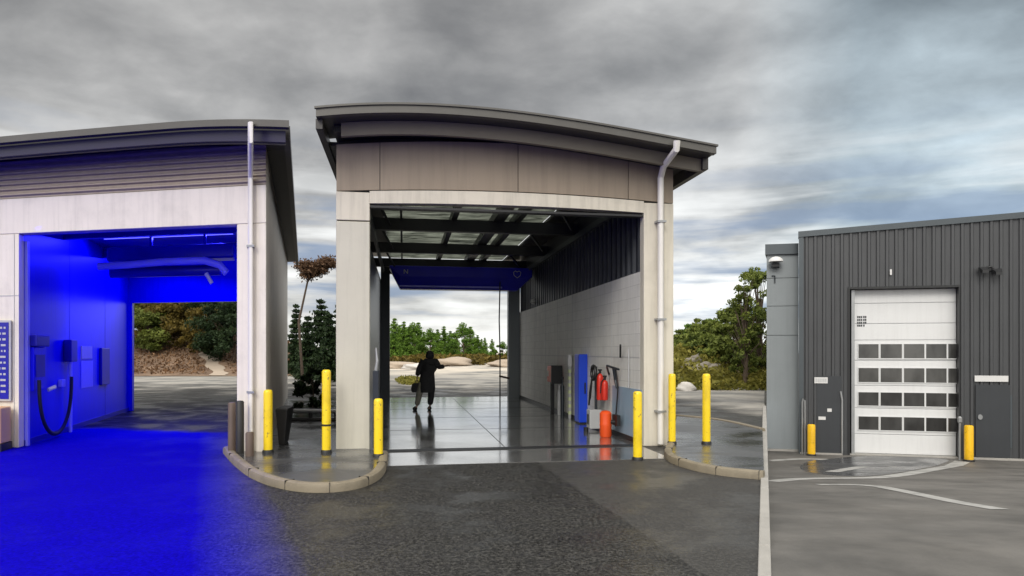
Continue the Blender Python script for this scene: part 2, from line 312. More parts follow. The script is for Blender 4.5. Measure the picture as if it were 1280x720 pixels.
class MB:
    def __init__(s, F=None): s.v = []; s.f = []; s.F = F or (lambda a, b, c: Vector((a, b, c)))
    def add(s, vs, fs):
        o = len(s.v); s.v += [tuple(s.F(*p)) for p in vs]; s.f += [tuple(i+o for i in f) for f in fs]; return s
    def box(s, a0, a1, b0, b1, c0, c1):
        return s.add([(a, b, c) for c in (c0, c1) for b in (b0, b1) for a in (a0, a1)],
                     [(0, 2, 3, 1), (4, 5, 7, 6), (0, 1, 5, 4), (2, 6, 7, 3), (0, 4, 6, 2), (1, 3, 7, 5)])
    def tube(s, pts, r, n=12, caps=True):
        pts = [Vector(p) for p in pts]; rs = r if isinstance(r, (list, tuple)) else [r]*len(pts); vs = []; fs = []
        ref = None
        for i, p in enumerate(pts):
            d = (pts[min(i+1, len(pts)-1)]-pts[max(i-1, 0)]).normalized()
            if ref is None: ref = Vector((1, 0, 0)) if abs(d.x) < 0.8 else Vector((0, 1, 0))
            a = (ref-d*ref.dot(d)).normalized(); ref = a; b = d.cross(a)
            for j in range(n):
                t = 2*math.pi*j/n; vs.append(tuple(p+(a*math.cos(t)+b*math.sin(t))*rs[i]))
        for i in range(len(pts)-1):
            for j in range(n): fs.append((i*n+j, i*n+(j+1) % n, (i+1)*n+(j+1) % n, (i+1)*n+j))
        if caps: fs.append(tuple(range(n))[::-1]); fs.append(tuple((len(pts)-1)*n+j for j in range(n)))
        return s.add(vs, fs)
    def lathe(s, c, prof, n=20):
        vs = []; fs = []
        for r, z in prof:
            for j in range(n): t = 2*math.pi*j/n; vs.append((c[0]+r*math.cos(t), c[1]+r*math.sin(t), c[2]+z))
        m = len(prof)
        for i in range(m-1):
            for j in range(n): fs.append((i*n+j, i*n+(j+1) % n, (i+1)*n+(j+1) % n, (i+1)*n+j))
        fs.append(tuple(range(n))[::-1]); fs.append(tuple((m-1)*n+j for j in range(n)))
        return s.add(vs, fs)
    def strip(s, A, B):      # surface between two polylines
        n = len(A); return s.add(list(A)+list(B), [(i, i+1, n+i+1, n+i) for i in range(n-1)])
    def loft(s, rings, closed=True, caps=True):
        n = len(rings[0]); vs = [p for r in rings for p in r]; fs = []
        for i in range(len(rings)-1):
            for j in range(n if closed else n-1): fs.append((i*n+j, i*n+(j+1) % n, (i+1)*n+(j+1) % n, (i+1)*n+j))
        if caps: fs.append(tuple(range(n))[::-1]); fs.append(tuple((len(rings)-1)*n+j for j in range(n)))
        return s.add(vs, fs)
    def build(s, name, m, parent=None, smooth=False, bevel=0.0, base=None):
        me = bpy.data.meshes.new(name)
        if parent is not None: o0 = wloc(parent)
        elif base is not None: o0 = Vector(base)
        else:
            a = np.array(s.v); o0 = Vector((a[:, 0].mean(), a[:, 1].mean(), a[:, 2].min()))
        me.from_pydata([tuple(Vector(v)-o0) for v in s.v], [], s.f); me.update()
        bm = bmesh.new(); bm.from_mesh(me); bmesh.ops.recalc_face_normals(bm, faces=bm.faces); bm.to_mesh(me); bm.free()
        me.materials.append(MATS[m]); o = bpy.data.objects.new(name, me); COL.objects.link(o)
        if smooth:
            for p in me.polygons: p.use_smooth = True
            try: me.set_sharp_from_angle(angle=R(40))
            except Exception: pass
        if bevel:
            b = o.modifiers.new('bevel', 'BEVEL'); b.width = bevel; b.segments = 2; b.limit_method = 'ANGLE'; b.angle_limit = R(50)
        if parent is not None: o.parent = parent
        else: o.location = o0
        return o
def wloc(o):
    p = Vector(o.location)
    return p+wloc(o.parent) if o.parent else p
def tag(o, label=None, cat=None, group=None, kind=None):
    if label: o['label'] = label
    if cat: o['category'] = cat
    if group: o['group'] = group
    if kind: o['kind'] = kind
    return o
def thing(name, loc, label, cat, group=None):
    o = bpy.data.objects.new(name, None); o.empty_display_size = 0.3; COL.objects.link(o); o.location = loc
    return tag(o, label, cat, group)
def copy_tree(o, parent=None):
    c = o.copy(); COL.objects.link(c)
    if parent is not None: c.parent = parent
    for ch in [q for q in bpy.data.objects if q.parent == o]: copy_tree(ch, c)
    return c
def struct(o): o['kind'] = 'structure'; return o

# ------------------------------------------------------------------ ground
def sheet(name, m, a_list, y_list, zf):
    mb = MB(); n = len(a_list); vs = []
    for yy in y_list:
        for a in a_list: xx = a+EDGE*yy; vs.append((xx, yy, zf(xx, yy)))
    mb.add(vs, [(i*n+j, i*n+j+1, (i+1)*n+j+1, (i+1)*n+j) for i in range(len(y_list)-1) for j in range(n-1)])
    return struct(mb.build(name, m, smooth=True, base=(0, 0, 0)))
ya = [-300, -100, -40, -10, 0, 5, 10, 20, 26, 28]+list(np.arange(29.5, 100, 1.5))+[110, 130, 160, 220, 320, 500, 900]
aa = [-900, -500, -300, -200, -140]+list(np.arange(-110, -0.9, 1.5))+[0]
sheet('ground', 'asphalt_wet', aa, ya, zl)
sheet('yard', 'yard_asphalt', [0, 0.5, 2, 4, 8, 16, 40, 100, 300, 900], [-300, -50, -10, 0, 3, 5.5]+list(np.arange(6, 19, 0.5))+[20, 25, 30, 34, 38, 42, 45, 60, 100, 300, 900], lambda x, y: zr(y))
# concrete edge wall that holds the main lot above the yard
mb = MB(); A0 = 5.6
for y0, y1 in [(2.4, 4), (4, 5.6), (5.6, 8), (8, 10.5), (10.5, 13), (13, 15.5), (15.5, 18), (18, 20.2)]:
    vs = []
    for yy in (y0, y1-0.02):
        for a, zz in ((-0.05, zr(yy)-0.3), (0.05, zr(yy)-0.3), (0.05, 0.03), (-0.05, 0.03)): vs.append((a+EDGE*yy, yy, zz))
    mb.add(vs, [(0, 1, 2, 3), (7, 6, 5, 4), (0, 4, 5, 1), (1, 5, 6, 2), (2, 6, 7, 3), (3, 7, 4, 0)])
tag(mb.build('retaining_wall', 'concrete', bevel=0.01), 'low concrete retaining wall between wet lot and grey yard', 'retaining wall')

# ------------------------------------------------------------------ centre wash bay
CA = Vector((-2.857, 10.83, 0)); CU = Vector((0.987, 0.16, 0)); CV = Vector((-0.16, 0.987, 0))
def FC(s, t, z): return CA+CU*s+CV*t+Vector((0, 0, z))
W, JL, JR, LEN = 5.78, 0.535, 5.23, 12.9
def arc(s, rise): return rise*(1-((s-W/2)/(W/2))**2)
SS = [W*i/24 for i in range(25)]
def arcbar(mb, s0, s1, t0, t1, zb, zt, rb, rt, n=24):
    rings = []
    for i in range(n+1):
        s = s0+(s1-s0)*i/n
        rings.append([(s, t0, zb(s) if callable(zb) else zb+arc(s, rb)), (s, t1, zb(s) if callable(zb) else zb+arc(s, rb)), (s, t1, zt+arc(s, rt)), (s, t0, zt+arc(s, rt))])
    return mb.loft(rings)
bay = thing('wash_bay', FC(W/2, 0, 0), 'open drive-through wash bay with pale piers and taupe fascia under arched dark roof', 'wash bay')
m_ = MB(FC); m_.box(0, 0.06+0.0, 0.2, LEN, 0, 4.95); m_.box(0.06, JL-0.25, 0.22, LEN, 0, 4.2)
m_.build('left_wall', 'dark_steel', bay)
# left pier: two panels with a joint
MB(FC).box(0, JL, 0, 0.2, 0.0, 3.78).build('pier', 'grey_pier', bay, bevel=0.012)
MB(FC).box(0.0, JL, 0.003, 0.2, 3.80, 4.26).build('pier_cap', 'pale_panel', bay, bevel=0.008)
MB(FC).box(JR+0.001, W, 0, 0.2, 0.0, 4.262).build('pier', 'pale_panel', bay, bevel=0.012)
m_ = MB(FC); m_.box(JL-0.25, JL-0.2, 0.2, 1.2, 0, 4.1); m_.build('jamb_post', 'galvanised', bay)
# header (pale), slightly arched
m_ = MB(FC); arcbar(m_, JL, JR, -0.004, 0.2, 4.06, 4.25, 0.07, 0.10)
m_.build('header', 'pale_panel', bay)
MB(FC).box(JL+0.002, JR-0.002, 0.02, 0.19, 4.02, 4.055).build('header_trim', 'black_metal', bay)
# taupe fascia panels, one panel each between the joints
js = [0, 0.70, 3.0, 4.95, W]
for i in range(len(js)-1):
    m_ = MB(FC); arcbar(m_, js[i]+0.006, js[i+1]-0.006, 0.01, 0.14, 4.27, 5.02, 0.10, 0.16, 10); m_.build('fascia_panel', 'taupe', bay)
m_ = MB(FC); arcbar(m_, 0.01, W-0.01, 0.045, 0.19, 4.262, 5.01, 0.085, 0.15); m_.build('panel_backing', 'black_metal', bay)
# concrete right wall and louvred top
MB(FC).box(JR, JR+0.2, 0.2, LEN, 0, 3.08).build('right_wall', 'block_wall', bay)
m_ = MB(FC)
for q in range(1, 8): m_.box(JR-0.004, JR+0.001, 0.21+q*1.6, 0.222+q*1.6, 0.1, 3.07)
m_.box(JR-0.004, JR+0.001, 0.22, LEN-0.02, 1.55, 1.56)
m_.build('wall_joint', 'light_grey', bay)
MB(FC).box(JR-0.02, JR-0.001, 0.22, LEN, 0.0, 0.09).build('wall_skirt', 'rubber', bay)
m_ = MB(FC); m_.box(JR+0.08, JR+0.16, 0.2, LEN, 3.085, 4.95)
m_.build('louvre_wall', 'louvre_back', bay)
m_ = MB(FC)
for i in range(42): t = 0.3+i*0.3; m_.box(JR+0.02, JR+0.075, t, t+0.05+0.05*random.random(), 3.085, 4.35+0.2*random.random())
m_.build('louvre_blade', 'louvre_blade', bay)
MB(FC).box(JR+0.201, W, 0.2, LEN, 0, 4.95).build('outer_wall', 'side_cladding', bay)
# roof: deck with skylights behind, big overhang in front
OV, RL, RR = -0.72, -0.21, 6.17
RW = RR-RL
RC = np.polyfit([-.2, 1.4, 2.78, 4.39, 6.17], [.045, .172, .172, .0, -.21], 3)
def rz(s): return float(np.polyval(RC, s))
def roofbar(name, mtl, s0, s1, t0, t1, z0, z1, n=30):
    m_ = MB(FC); rings = []
    for i in range(n+1):
        s = s0+(s1-s0)*i/n; rings.append([(s, t0, z0+rz(s)), (s, t1, z0+rz(s)), (s, t1, z1+rz(s)), (s, t0, z1+rz(s))])
    return m_.loft(rings).build(name, mtl, bay, smooth=False)
roofbar('gutter', 'roof_edge', RL, RR, OV-0.12, OV, 5.13, 5.24)
roofbar('gutter_lip', 'roof_edge', RL-0.02, RR+0.02, OV-0.15, OV-0.1, 5.245, 5.275)
roofbar('eave_beam', 'brown_beam', 0.12, RR-0.03, OV+0.28, OV+0.36, 4.93, 5.14)
roofbar('roof_front', 'dark_roof', RL, RR, OV+0.002, 0.3, 5.145, 5.20)
roofbar('frieze', 'black_metal', 0.03, W-0.03, 0.145, 0.195, 4.70, 5.13)
roofbar('soffit', 'black_metal', 0.0, W, OV+0.37, 0.2, 5.03, 5.14)
for s0, s1, zq in ((RL, JL+0.05, 5.08), (JR-0.55, RR, 4.96)): MB(FC).box(s0, s1, 0.301, LEN+0.4, zq, zq+0.07).build('roof_side', 'dark_roof', bay)
m_ = MB(FC); m_.box(RL-0.02, RL+0.08, OV+0.01, LEN+0.4, 5.03, 5.18); m_.build('side_gutter', 'dark_roof', bay)
m_ = MB(FC); m_.box(RR-0.08, RR+0.02, -0.5, LEN+0.4, 4.75, 4.955); m_.build('side_gutter', 'dark_roof', bay)
for q in range(4):
    t0 = 0.35+q*3.25; m_ = MB(FC); m_.box(JL+0.06, JR-0.56, t0, t0+3.1, 5.04, 5.07)
    m_.build('skylight', 'skylight', bay)
for q, t in enumerate((1.6, 4.75, 8.3, 11.6)):
    MB(FC).box(0.07, JR+0.07, t, t+0.18, 4.52, 4.80).build('purlin', 'black_metal', bay)
for s, wd in ((1.0, 0.05), (2.2, 0.13), (3.2, 0.27), (3.72, 0.15)):
    MB(FC).box(s, s+wd, 0.3, LEN-0.4, 4.78, 4.98).build('rafter', 'black_metal', bay)
for s in (JL-0.15, JR-0.22): MB(FC).box(s, s+0.07, 0.3, 11.0, 4.25, 4.38).build('door_track', 'dark_steel', bay)
# ceiling clutter: diagonal braces
for t in (1.7, 4.85, 8.4):
    MB(FC).tube([(3.95, t, 4.78), (4.8, t+1.7, 4.4)], 0.035, 8).build('brace', 'black_metal', bay); MB(FC).tube([(0.45, t, 4.78), (0.8, t+1.3, 4.3)], 0.03, 8).build('brace', 'black_metal', bay)
# rear: side returns and header
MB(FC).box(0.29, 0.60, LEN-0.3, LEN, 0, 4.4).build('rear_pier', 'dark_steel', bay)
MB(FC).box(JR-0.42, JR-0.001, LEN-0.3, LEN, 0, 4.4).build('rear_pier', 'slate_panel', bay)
MB(FC).box(0.29, JR-0.001, LEN-0.299, LEN-0.05, 4.401, 4.9).build('rear_header', 'black_metal', bay)
# downpipe at right
dp = MB(FC); dp.tube([(5.44, OV-0.22, 5.06), (5.44, OV-0.20, 4.93), (5.47, -0.3, 4.82), (5.50, -0.1, 4.68), (5.50, -0.1, 0.05)], 0.055, 14)
dp.build('downpipe', 'white_pipe', bay, smooth=True)
m_ = MB(FC)
for z in (0.6, 2.2, 3.9): MB(FC).box(5.42, 5.58, -0.17, -0.001, z, z+0.035).build('pipe_bracket', 'galvanised', bay)
# blue sectional curtain housing near the rear
bb = thing('curtain_box', FC(2.7, 10.2, 3.9), 'deep blue curtain housing across the far end of the open bay', 'curtain housing')
s0, s1 = 0.85, 4.98
m_ = MB(FC); m_.loft([[(s, 9.95, 3.62+dz), (s, 10.35, 3.62+dz), (s, 10.35, 4.32), (s, 9.75, 4.32), (s, 9.75, max(4.0, 3.65+dz))] for dz, s in ((0.62, s0-0.2), (0, s0+0.12), (0, s1-0.3), (0.4, s1+0.15))])
m_.build('housing', 'blue_beam', bb, bevel=0.02)
MB(FC).box(s0+0.1, s1-0.8, 9.86, 9.94, 3.68, 3.73).build('rail', 'blue_pale', bb, bevel=0.01)
def text_mesh(txt, size):
    c = bpy.data.curves.new('t', 'FONT'); c.body = txt; c.size = size; c.extrude = 0.004; c.align_x = 'CENTER'; c.align_y = 'CENTER'
    o = bpy.data.objects.new('t', c); COL.objects.link(o); bpy.context.view_layer.update()
    me = bpy.data.meshes.new_from_object(o); bpy.data.objects.remove(o); return me
def put_text(name, txt, size, pos, udir, mtl, parent, label=None):
    me = text_mesh(txt, size); me.materials.clear(); me.materials.append(MATS[mtl])
    o = bpy.data.objects.new(name, me); COL.objects.link(o); u = udir.normalized(); n = Vector((u.y, -u.x, 0))
    o.rotation_euler = Matrix((u, Vector((0, 0, 1)), n)).transposed().to_euler()
    o.parent = parent; o.location = Vector(pos)-wloc(parent); return o
put_text('lettering', 'N', 0.2, FC(1.15, 9.74, 4.13), CU, 'sign_white', bb)
m_ = MB(FC); pts = [(4.52, 4.18), (4.58, 4.22), (4.64, 4.19), (4.70, 4.22), (4.76, 4.18), (4.74, 4.08), (4.64, 4.0), (4.54, 4.08), (4.52, 4.18)]
m_.tube([(a, 9.735, b) for a, b in pts], 0.012, 6); m_.build('emblem', 'sign_white', bb)
# hanging lance boom
p = gp(624, 474); t_b = 10.2
bo = thing('wash_boom', FC(4.1, 9.4, 2.0), 'thin vertical wash boom hanging below the blue curtain housing', 'boom')
hz = at(624, 475, 20.8)
MB().tube([at(625, 352, 20.8), at(624, 400, 20.8), at(625, 440, 20.8), at(625, 516, 20.8)], 0.02, 8).build('pole', 'black_metal', bo)
MB().tube([at(624, 470, 20.8), at(637, 473, 20.75)], 0.03, 8).build('nozzle', 'brown_post', bo)
# floor
fl = MB(FC)
fl.box(0.29, JR, -0.02, LEN+0.3, -0.05, 0.010)
struct(fl.build('bay_floor', 'bay_concrete'))
m_ = MB(FC)
m_.box(-0.35+JL, JR-0.05, -1.35, -0.04, -0.04, 0.006); struct(m_.build('bay_apron', 'bay_concrete'))
m_ = MB(FC); m_.box(JL-0.2, JR-0.1, -0.04, 0.22, -0.03, 0.016)
struct(m_.build('floor_drain', 'black_metal'))
m_ = MB(FC)
for i in range(4): m_.box(JL-0.2, JR-0.03, 3.0+i*2.6, 3.012+i*2.6, 0.009, 0.0125)
m_.box(2.8, 2.812, 0.25, LEN, 0.009, 0.0125); struct(m_.build('floor_joint', 'rubber'))

# ------------------------------------------------------------------ left wash bay (blue)
def pl(k, D): return Vector((k*D, D, 0))
LR = Vector((-3.89, 10.55, 0)); LJ = Vector((-4.39, 10.66, 0)); LL = Vector((-8.50, 11.50, 0))
LU = (LL-LR).normalized()*-1         # from left to right along the front
LV = Vector((-0.297, 0.955, 0))
def FL(s, t, z): return LR-LU*s+LV*t+Vector((0, 0, z))     # s = metres to the left of the right corner
sJ = (LJ-LR).length; sL = (LL-LR).length; sE = sL+3.2
blb = thing('wash_bay', FL(3, 0, 0), 'drive-through wash bay lit and painted deep blue inside, with corrugated taupe fascia', 'wash bay')
MB(FL).box(0, sJ, 0, 0.22, 0, 3.69).build('pier', 'white_panel', blb, bevel=0.012)
MB(FL).box(0, sE, 0.003, 0.22, 3.695, 4.30).build('header', 'white_panel', blb, bevel=0.01)
MB(FL).box(sL+0.0, sE, 0, 0.22, 0, 3.69).build('pier', 'white_panel', blb, bevel=0.012)
m_ = MB(FL); m_.box(sL+0.09, sL+0.1, -0.008, 0.0, 0, 3.69); m_.box(sL, sE, -0.008, 0, 2.62, 2.63); m_.build('panel_joint', 'light_grey', blb)
# horizontal corrugated band
prof = []; z = 4.31; nz = 8
for i in range(nz): zz = z+i*0.092; prof += [(0.02, zz), (0.02, zz+0.030), (-0.03, zz+0.045), (-0.03, zz+0.070), (0.02, zz+0.092)]
m_ = MB(FL); m_.strip([(0.0, t, zz) for t, zz in prof], [(sE, t, zz) for t, zz in prof]); m_.box(0.001, sE, 0.06, 0.2, 4.31, 5.0)
m_.build('corrugated_band', 'taupe_sheet', blb)
# side wall towards the gap
m_ = MB(FL)
for i in range(46): t = 0.22+i*0.3; m_.box(0.0, 0.1, t, t+0.285, 0, 5.0); m_.box(0.015, 0.1, t+0.285, t+0.3, 0, 5.0)
m_.build('side_wall', 'side_cladding', blb)
MB(FL).box(0.101, sJ, 0.22, 13.9, 0, 4.6).build('inner_wall', 'blue_wall', blb)
MB(FL).box(sL+0.0, sL+0.2, 0.22, 7.75, 0, 4.6).build('inner_wall', 'blue_wall', blb)
m_ = MB(FL); m_.box(sL-0.02, sL-0.001, 0.22, 7.7, 0, 0.1); m_.build('wall_skirt', 'blue_dark', blb)
m_ = MB(FL); m_.box(sL-0.07, sL-0.001, 0.24, 0.34, 0.0, 3.6); m_.build('corner_guard', 'blue_pale', blb)
for t in (2.6, 5.2): MB(FL).box(sL-0.004, sL+0.001, t, t+0.015, 0.1, 4.1).build('wall_joint', 'blue_dark', blb)
MB(FL).box(sJ+0.001, sL-0.001, 0.23, 13.8, 4.2, 4.3).build('ceiling', 'blue_dark', blb)
MB(FL).box(sJ+0.001, sL-0.001, 7.5, 7.72, 3.02, 4.19).build('rear_header', 'blue_wall', blb)
MB(FL).box(sL-0.12, sL-0.001, 7.5, 7.72, 0.0, 3.019).build('rear_jamb', 'blue_wall', blb)
MB(FL).box(sJ+0.001, sL-0.001, 0.222, 0.3, 3.70, 4.19).build('header_lining', 'blue_wall', blb)
for t in (2.2, 5.0): MB(FL).box(sJ+0.002, sL-0.002, t, t+0.16, 3.95, 4.19).build('ceiling_beam', 'blue_dark', blb)
# roof
def rzl(s): q = (s-1.6)/7.0; return -0.33*max(0, -q)**2-0.02+0.10*(1-(max(0, q))**2) if s > 1.6 else 0.08-0.09*((1.6-s)/1.8)**2
def roofl(name, mtl, s0, s1, t0, t1, z0, z1, n=26):
    m_ = MB(FL); rings = []
    for i in range(n+1): s = s0+(s1-s0)*i/n; rings.append([(s, t0, z0+rzl(s)), (s, t1, z0+rzl(s)), (s, t1, z1+rzl(s)), (s, t0, z1+rzl(s))])
    return m_.loft(rings).build(name, mtl, blb)
oL = -0.75
roofl('gutter', 'roof_edge', -0.42, sE+0.3, oL-0.12, oL, 4.93, 5.03)
roofl('fascia', 'navy_strip', -0.36, sE+0.3, oL+0.05, oL+0.12, 4.76, 4.925)
roofl('eave_trim', 'roof_edge', -0.36, sE+0.3, oL+0.121, oL+0.17, 4.745, 4.775)
roofl('soffit', 'black_metal', -0.36, sE+0.3, oL+0.171, 0.25, 4.90, 4.99)
MB(FL).box(-0.42, sE+0.3, 0.251, 14.2, 5.005, 5.10).build('roof_deck', 'dark_roof', blb)
MB(FL).box(-0.43, -0.33, -0.6, 14.2, 4.80, 5.0).build('side_gutter', 'dark_roof', blb)
MB(FL).box(-0.325, 0.0, 0.26, 14.2, 4.90, 5.0).build('side_soffit', 'black_metal', blb)
MB(FL).tube([(0.193, oL-0.17, 4.99), (0.193, oL-0.17, 4.72), (0.265, -0.09, 4.4), (0.265, -0.09, 0.02)], 0.045, 12).build('downpipe', 'white_pipe', blb, smooth=True)
for z in (1.0, 3.3): MB(FL).box(0.2, 0.33, -0.14, -0.001, z, z+0.035).build('pipe_bracket', 'galvanised', blb)
# overhead wash gantry with light strip
ga = thing('wash_gantry', FL(2.4, 2.6, 3.4), 'overhead wash gantry with rounded pipes under the ceiling of the blue bay', 'gantry')
m_ = MB(FL); m_.box(sJ+0.35, sL-0.9, 2.6, 3.1, 3.52, 3.82); m_.build('beam', 'blue_dark', ga, bevel=0.04)
m_ = MB(FL); m_.tube([(sL-0.75, 2.45, 3.40), (sL-1.5, 2.45, 3.42), (2.4, 2.45, 3.46), (1.5, 2.45, 3.46), (1.15, 2.45, 3.36), (1.0, 2.45, 3.2)], 0.075, 12); m_.build('pipe', 'blue_pale', ga, smooth=True)
m_ = MB(FL); m_.tube([(sL-0.9, 2.9, 3.32), (1.2, 2.9, 3.32)], 0.11, 14); m_.build('roller', 'blue_dark', ga, smooth=True)
m_ = MB(FL); m_.tube([(1.45, 2.4, 3.2), (1.32, 2.4, 3.0)], 0.045, 10); m_.build('nozzle', 'sign_white', ga, smooth=True)
for s in (2.75, 1.5): MB(FL).box(s, s+0.06, 2.7, 2.8, 3.82, 4.19).build('hanger', 'blue_dark', ga)
# blue LED battens (these light the bay)
for i, t in enumerate((0.42, 3.6, 6.2)):
    lt = thing('led_batten', FL(2.4, t, 3.6), ['blue light batten behind the front header of the blue bay', 'blue light batten on the ceiling in the middle of the blue bay', 'blue light batten on the ceiling at the far end of the blue bay'][i], 'light', 'battens in the blue bay')
    zt = 3.80 if i == 0 else 4.13
    MB(FL).box((1.0, 1.0, 1.0)[i], 4.2, t-0.04, t+0.04, zt+(0, 0.03, 0.03)[i], zt+0.058).build('diffuser', 'led_blue', lt)
    ld = bpy.data.lights.new('bay_light', 'AREA'); ld.shape = 'RECTANGLE'; ld.size = 3.2; ld.size_y = 0.1; ld.energy = (26, 140, 120)[i]; ld.color = (0.02, 0.02, 1.0)
    lo = bpy.data.objects.new('bay_light', ld); COL.objects.link(lo); lo.parent = lt; lo.location = FL(2.6, t, zt-0.03)-Vector(lt.location)
    n = -LV if i == 0 else (LV*0.0)
    dv = (Vector((0, 0, -1.0))+(-LV)*(0.9 if i == 0 else 0.35)+(Vector((-0.25, 0, 0)))).normalized()
    q = (-dv).to_track_quat('Z', 'Y'); lo.rotation_euler = q.to_euler()
# equipment on the blue wall
def wallpt_L(px):   # t along the left inner wall of the blue bay
    k = (px-HX)/FPX; p0 = LL; return (p0.x-k*p0.y)/(k*LV.y-LV.x)
def FW(t, o, z): return LL+LV*t+LU*o+Vector((0, 0, z))      # o = distance out from the wall
def station(px0, px1, label):
    t0, t1 = wallpt_L(px0), wallpt_L(px1); tm = (t0+t1)/2
    h = thing('hose_station', FW(tm, 0, 0), label, 'hose station', 'hose stations in the blue bay'); return h, t0, t1
h1, t0, t1 = station(33, 50, 'dark hose station in the blue bay with its hose hanging in a long loop')
MB(FW).box(t0, t1, 0.001, 0.22, 1.75, 1.95).build('hood', 'blue_dark', h1, bevel=0.02)
MB(FW).box(t0+0.02, t1-0.02, 0.001, 0.15, 0.95, 1.74).build('cabinet', 'blue_wall', h1, bevel=0.02)
MB(FW).box(t0+0.1, t1-0.1, 0.151, 0.16, 1.2, 1.6).build('screen', 'blue_dark', h1)
MB(FW).tube([(t1-0.05, 0.2, 0.95), (t1+0.1, 0.3, 1.0)], 0.04, 8).build('nozzle', 'sign_white', h1)
ta, tb = wallpt_L(36), wallpt_L(78); loop = [(ta+(tb-ta)*(0.5-0.5*math.cos(math.pi*i/20)), 0.22, 1.15-1.05*math.sin(math.pi*i/20)**0.8) for i in range(21)]
MB(FW).tube(loop, 0.04, 10).build('hose', 'rubber', h1, smooth=True)
h2, t0, t1 = station(79, 87, 'slim hose post with dark head and pale pole halfway along the blue wall')
MB(FW).box(t0, t1, 0.001, 0.2, 1.45, 1.9).build('head', 'blue_dark', h2, bevel=0.02)
MB(FW).tube([((t0+t1)/2, 0.1, 0.0), ((t0+t1)/2, 0.1, 1.45)], 0.045, 10).build('pole', 'blue_pale', h2)
MB(FW).box(t0-0.3, t0-0.1, 0.001, 0.1, 0.95, 1.1).build('bracket', 'blue_pale', h2, bevel=0.01)
t0, t1 = wallpt_L(101), wallpt_L(114)
cn = thing('notice_board', FW(t0, 0, 1), 'pale square notice above a faint panel on the blue wall', 'notice')
MB(FW).box(t0, t1, 0.001, 0.03, 1.5, 1.78).build('notice', 'white_pipe', cn)
MB(FW).box(t0, t1+0.1, 0.001, 0.015, 0.85, 1.45).build('board', 'blue_pale', cn)
t0, t1 = wallpt_L(124), wallpt_L(134)
tag(MB(FW).box(t0, t1, 0.001, 0.08, 0.85, 1.75).build('wall_cabinet', 'blue_dark', bevel=0.02), 'narrow dark blue wall cabinet nearest the far end of the blue bay', 'cabinet')
# sign and tan machine left of the blue opening
sg = thing('price_board', FL(sL+0.6, -0.05, 1), 'dark blue board with rows of pale lettering on the pier left of the blue bay', 'sign')
MB(FL).box(sL+0.14, sL+1.5, -0.06, -0.012, 0.80, 2.20).build('frame', 'light_grey', sg, bevel=0.01)
MB(FL).box(sL+0.18, sL+1.46, -0.068, -0.061, 0.84, 2.16).build('panel', 'blue_dark', sg)
m_ = MB(FL)
for r_ in range(12):
    s = sL+0.24
    while s < sL+1.35: wd = random.uniform(0.03, 0.12); m_.box(s, s+wd, -0.072, -0.069, 2.05-r_*0.1, 2.085-r_*0.1); s += wd+0.03
m_.build('lettering', 'light_grey', sg)
vd = thing('vending_box', FL(sL+0.6, -0.3, 0), 'tan machine cabinet on a dark plinth below the blue board', 'machine')
MB(FL).box(sL+0.12, sL+1.4, -0.5, -0.08, 0.12, 0.72).build('cabinet', 'tan_box', vd, bevel=0.02)
MB(FL).box(sL+0.10, sL+1.42, -0.52, -0.07, 0.0, 0.119).build('plinth', 'rubber', vd)
MB(FL).box(sL+0.14, sL+0.18, -0.506, -0.501, 0.18, 0.66).build('door_seam', 'brown_post', vd)
MB(FL).box(sL+0.30, sL+0.34, -0.506, -0.501, 0.18, 0.66).build('door_seam', 'brown_post', vd)
# short brown posts by the right pier
for i, (px, py, top, mtl, lab) in enumerate([(290, 571, 503, 'brown_post', 'short brown post nearest the blue opening, by the white pier'), (300, 573, 501, 'rubber', 'short black post between the brown post and the downpipe'), (312, 576, 540, 'brown_post', 'stub post in front of the downpipe of the blue bay')]):
    g = gp(px, py); h = (py-top)/FPX*g.y
    tag(MB().lathe((g.x, g.y, 0), [(0.06, 0), (0.06, h-0.02), (0.045, h), (0.01, h+0.005)], 14).build('guard_post', mtl, smooth=True), lab, 'post', 'short posts by the white pier')

# ------------------------------------------------------------------ kerb islands
def kerbpath(name, pts, wd=0.13, h=0.11, mtl='kerb'):
    # smooth the path
    P = [Vector(p) for p in pts]
    for _ in range(3):
        Q = [P[0]]
        for a, b in zip(P, P[1:]): Q += [a*0.75+b*0.25, a*0.25+b*0.75]
        P = Q+[P[-1]]
    rings = []
    pr = [(-0.5, -0.1), (-0.5, 0.6), (-0.42, 0.86), (-0.2, 1.0), (0.2, 1.0), (0.42, 0.86), (0.5, 0.6), (0.5, -0.1)]
    for i, p in enumerate(P):
        d = (P[min(i+1, len(P)-1)]-P[max(i-1, 0)]); d.z = 0; d.normalize(); n = Vector((-d.y, d.x, 0))
        rings.append([tuple(p+n*(a*wd)+Vector((0, 0, b*h))) for a, b in pr])
    m_ = MB(); m_.loft(rings); return struct(m_.build(name, mtl, smooth=True)), P
kp = [gp(284, 566), gp(296, 580), gp(322, 600), gp(365, 613), gp(410, 615.5), gp(450, 610), (gp(476, 595)), gp(480, 572)]
for p in kp: p.z = 0
k1, P1 = kerbpath('kerb', kp)
def island(name, P, tail, z):
    bm = MB(); pts = [(p.x, p.y, z) for p in P]+[(t[0], t[1], z) for t in tail]; bm.add(pts, [tuple(range(len(pts)))])
    me = bm.build(name, 'island_top'); b = bmesh.new(); b.from_mesh(me.data); bmesh.ops.triangulate(b, faces=b.faces, ngon_method='EAR_CLIP'); b.to_mesh(me.data); b.free()
    return struct(me)
bR = FC(0.2, 12.8, 0); bL = FL(0.05, 12.5, 0)
island('pavement', P1, [FC(0.3, 0.3, 0), bR, bL, FL(0.3, 0.1, 0)], 0.075)
kq = [FC(5.70, -0.12, 0), gp(832, 573), gp(858, 585), gp(900, 594), gp(955, 599)]
for p in kq: p.z = 0
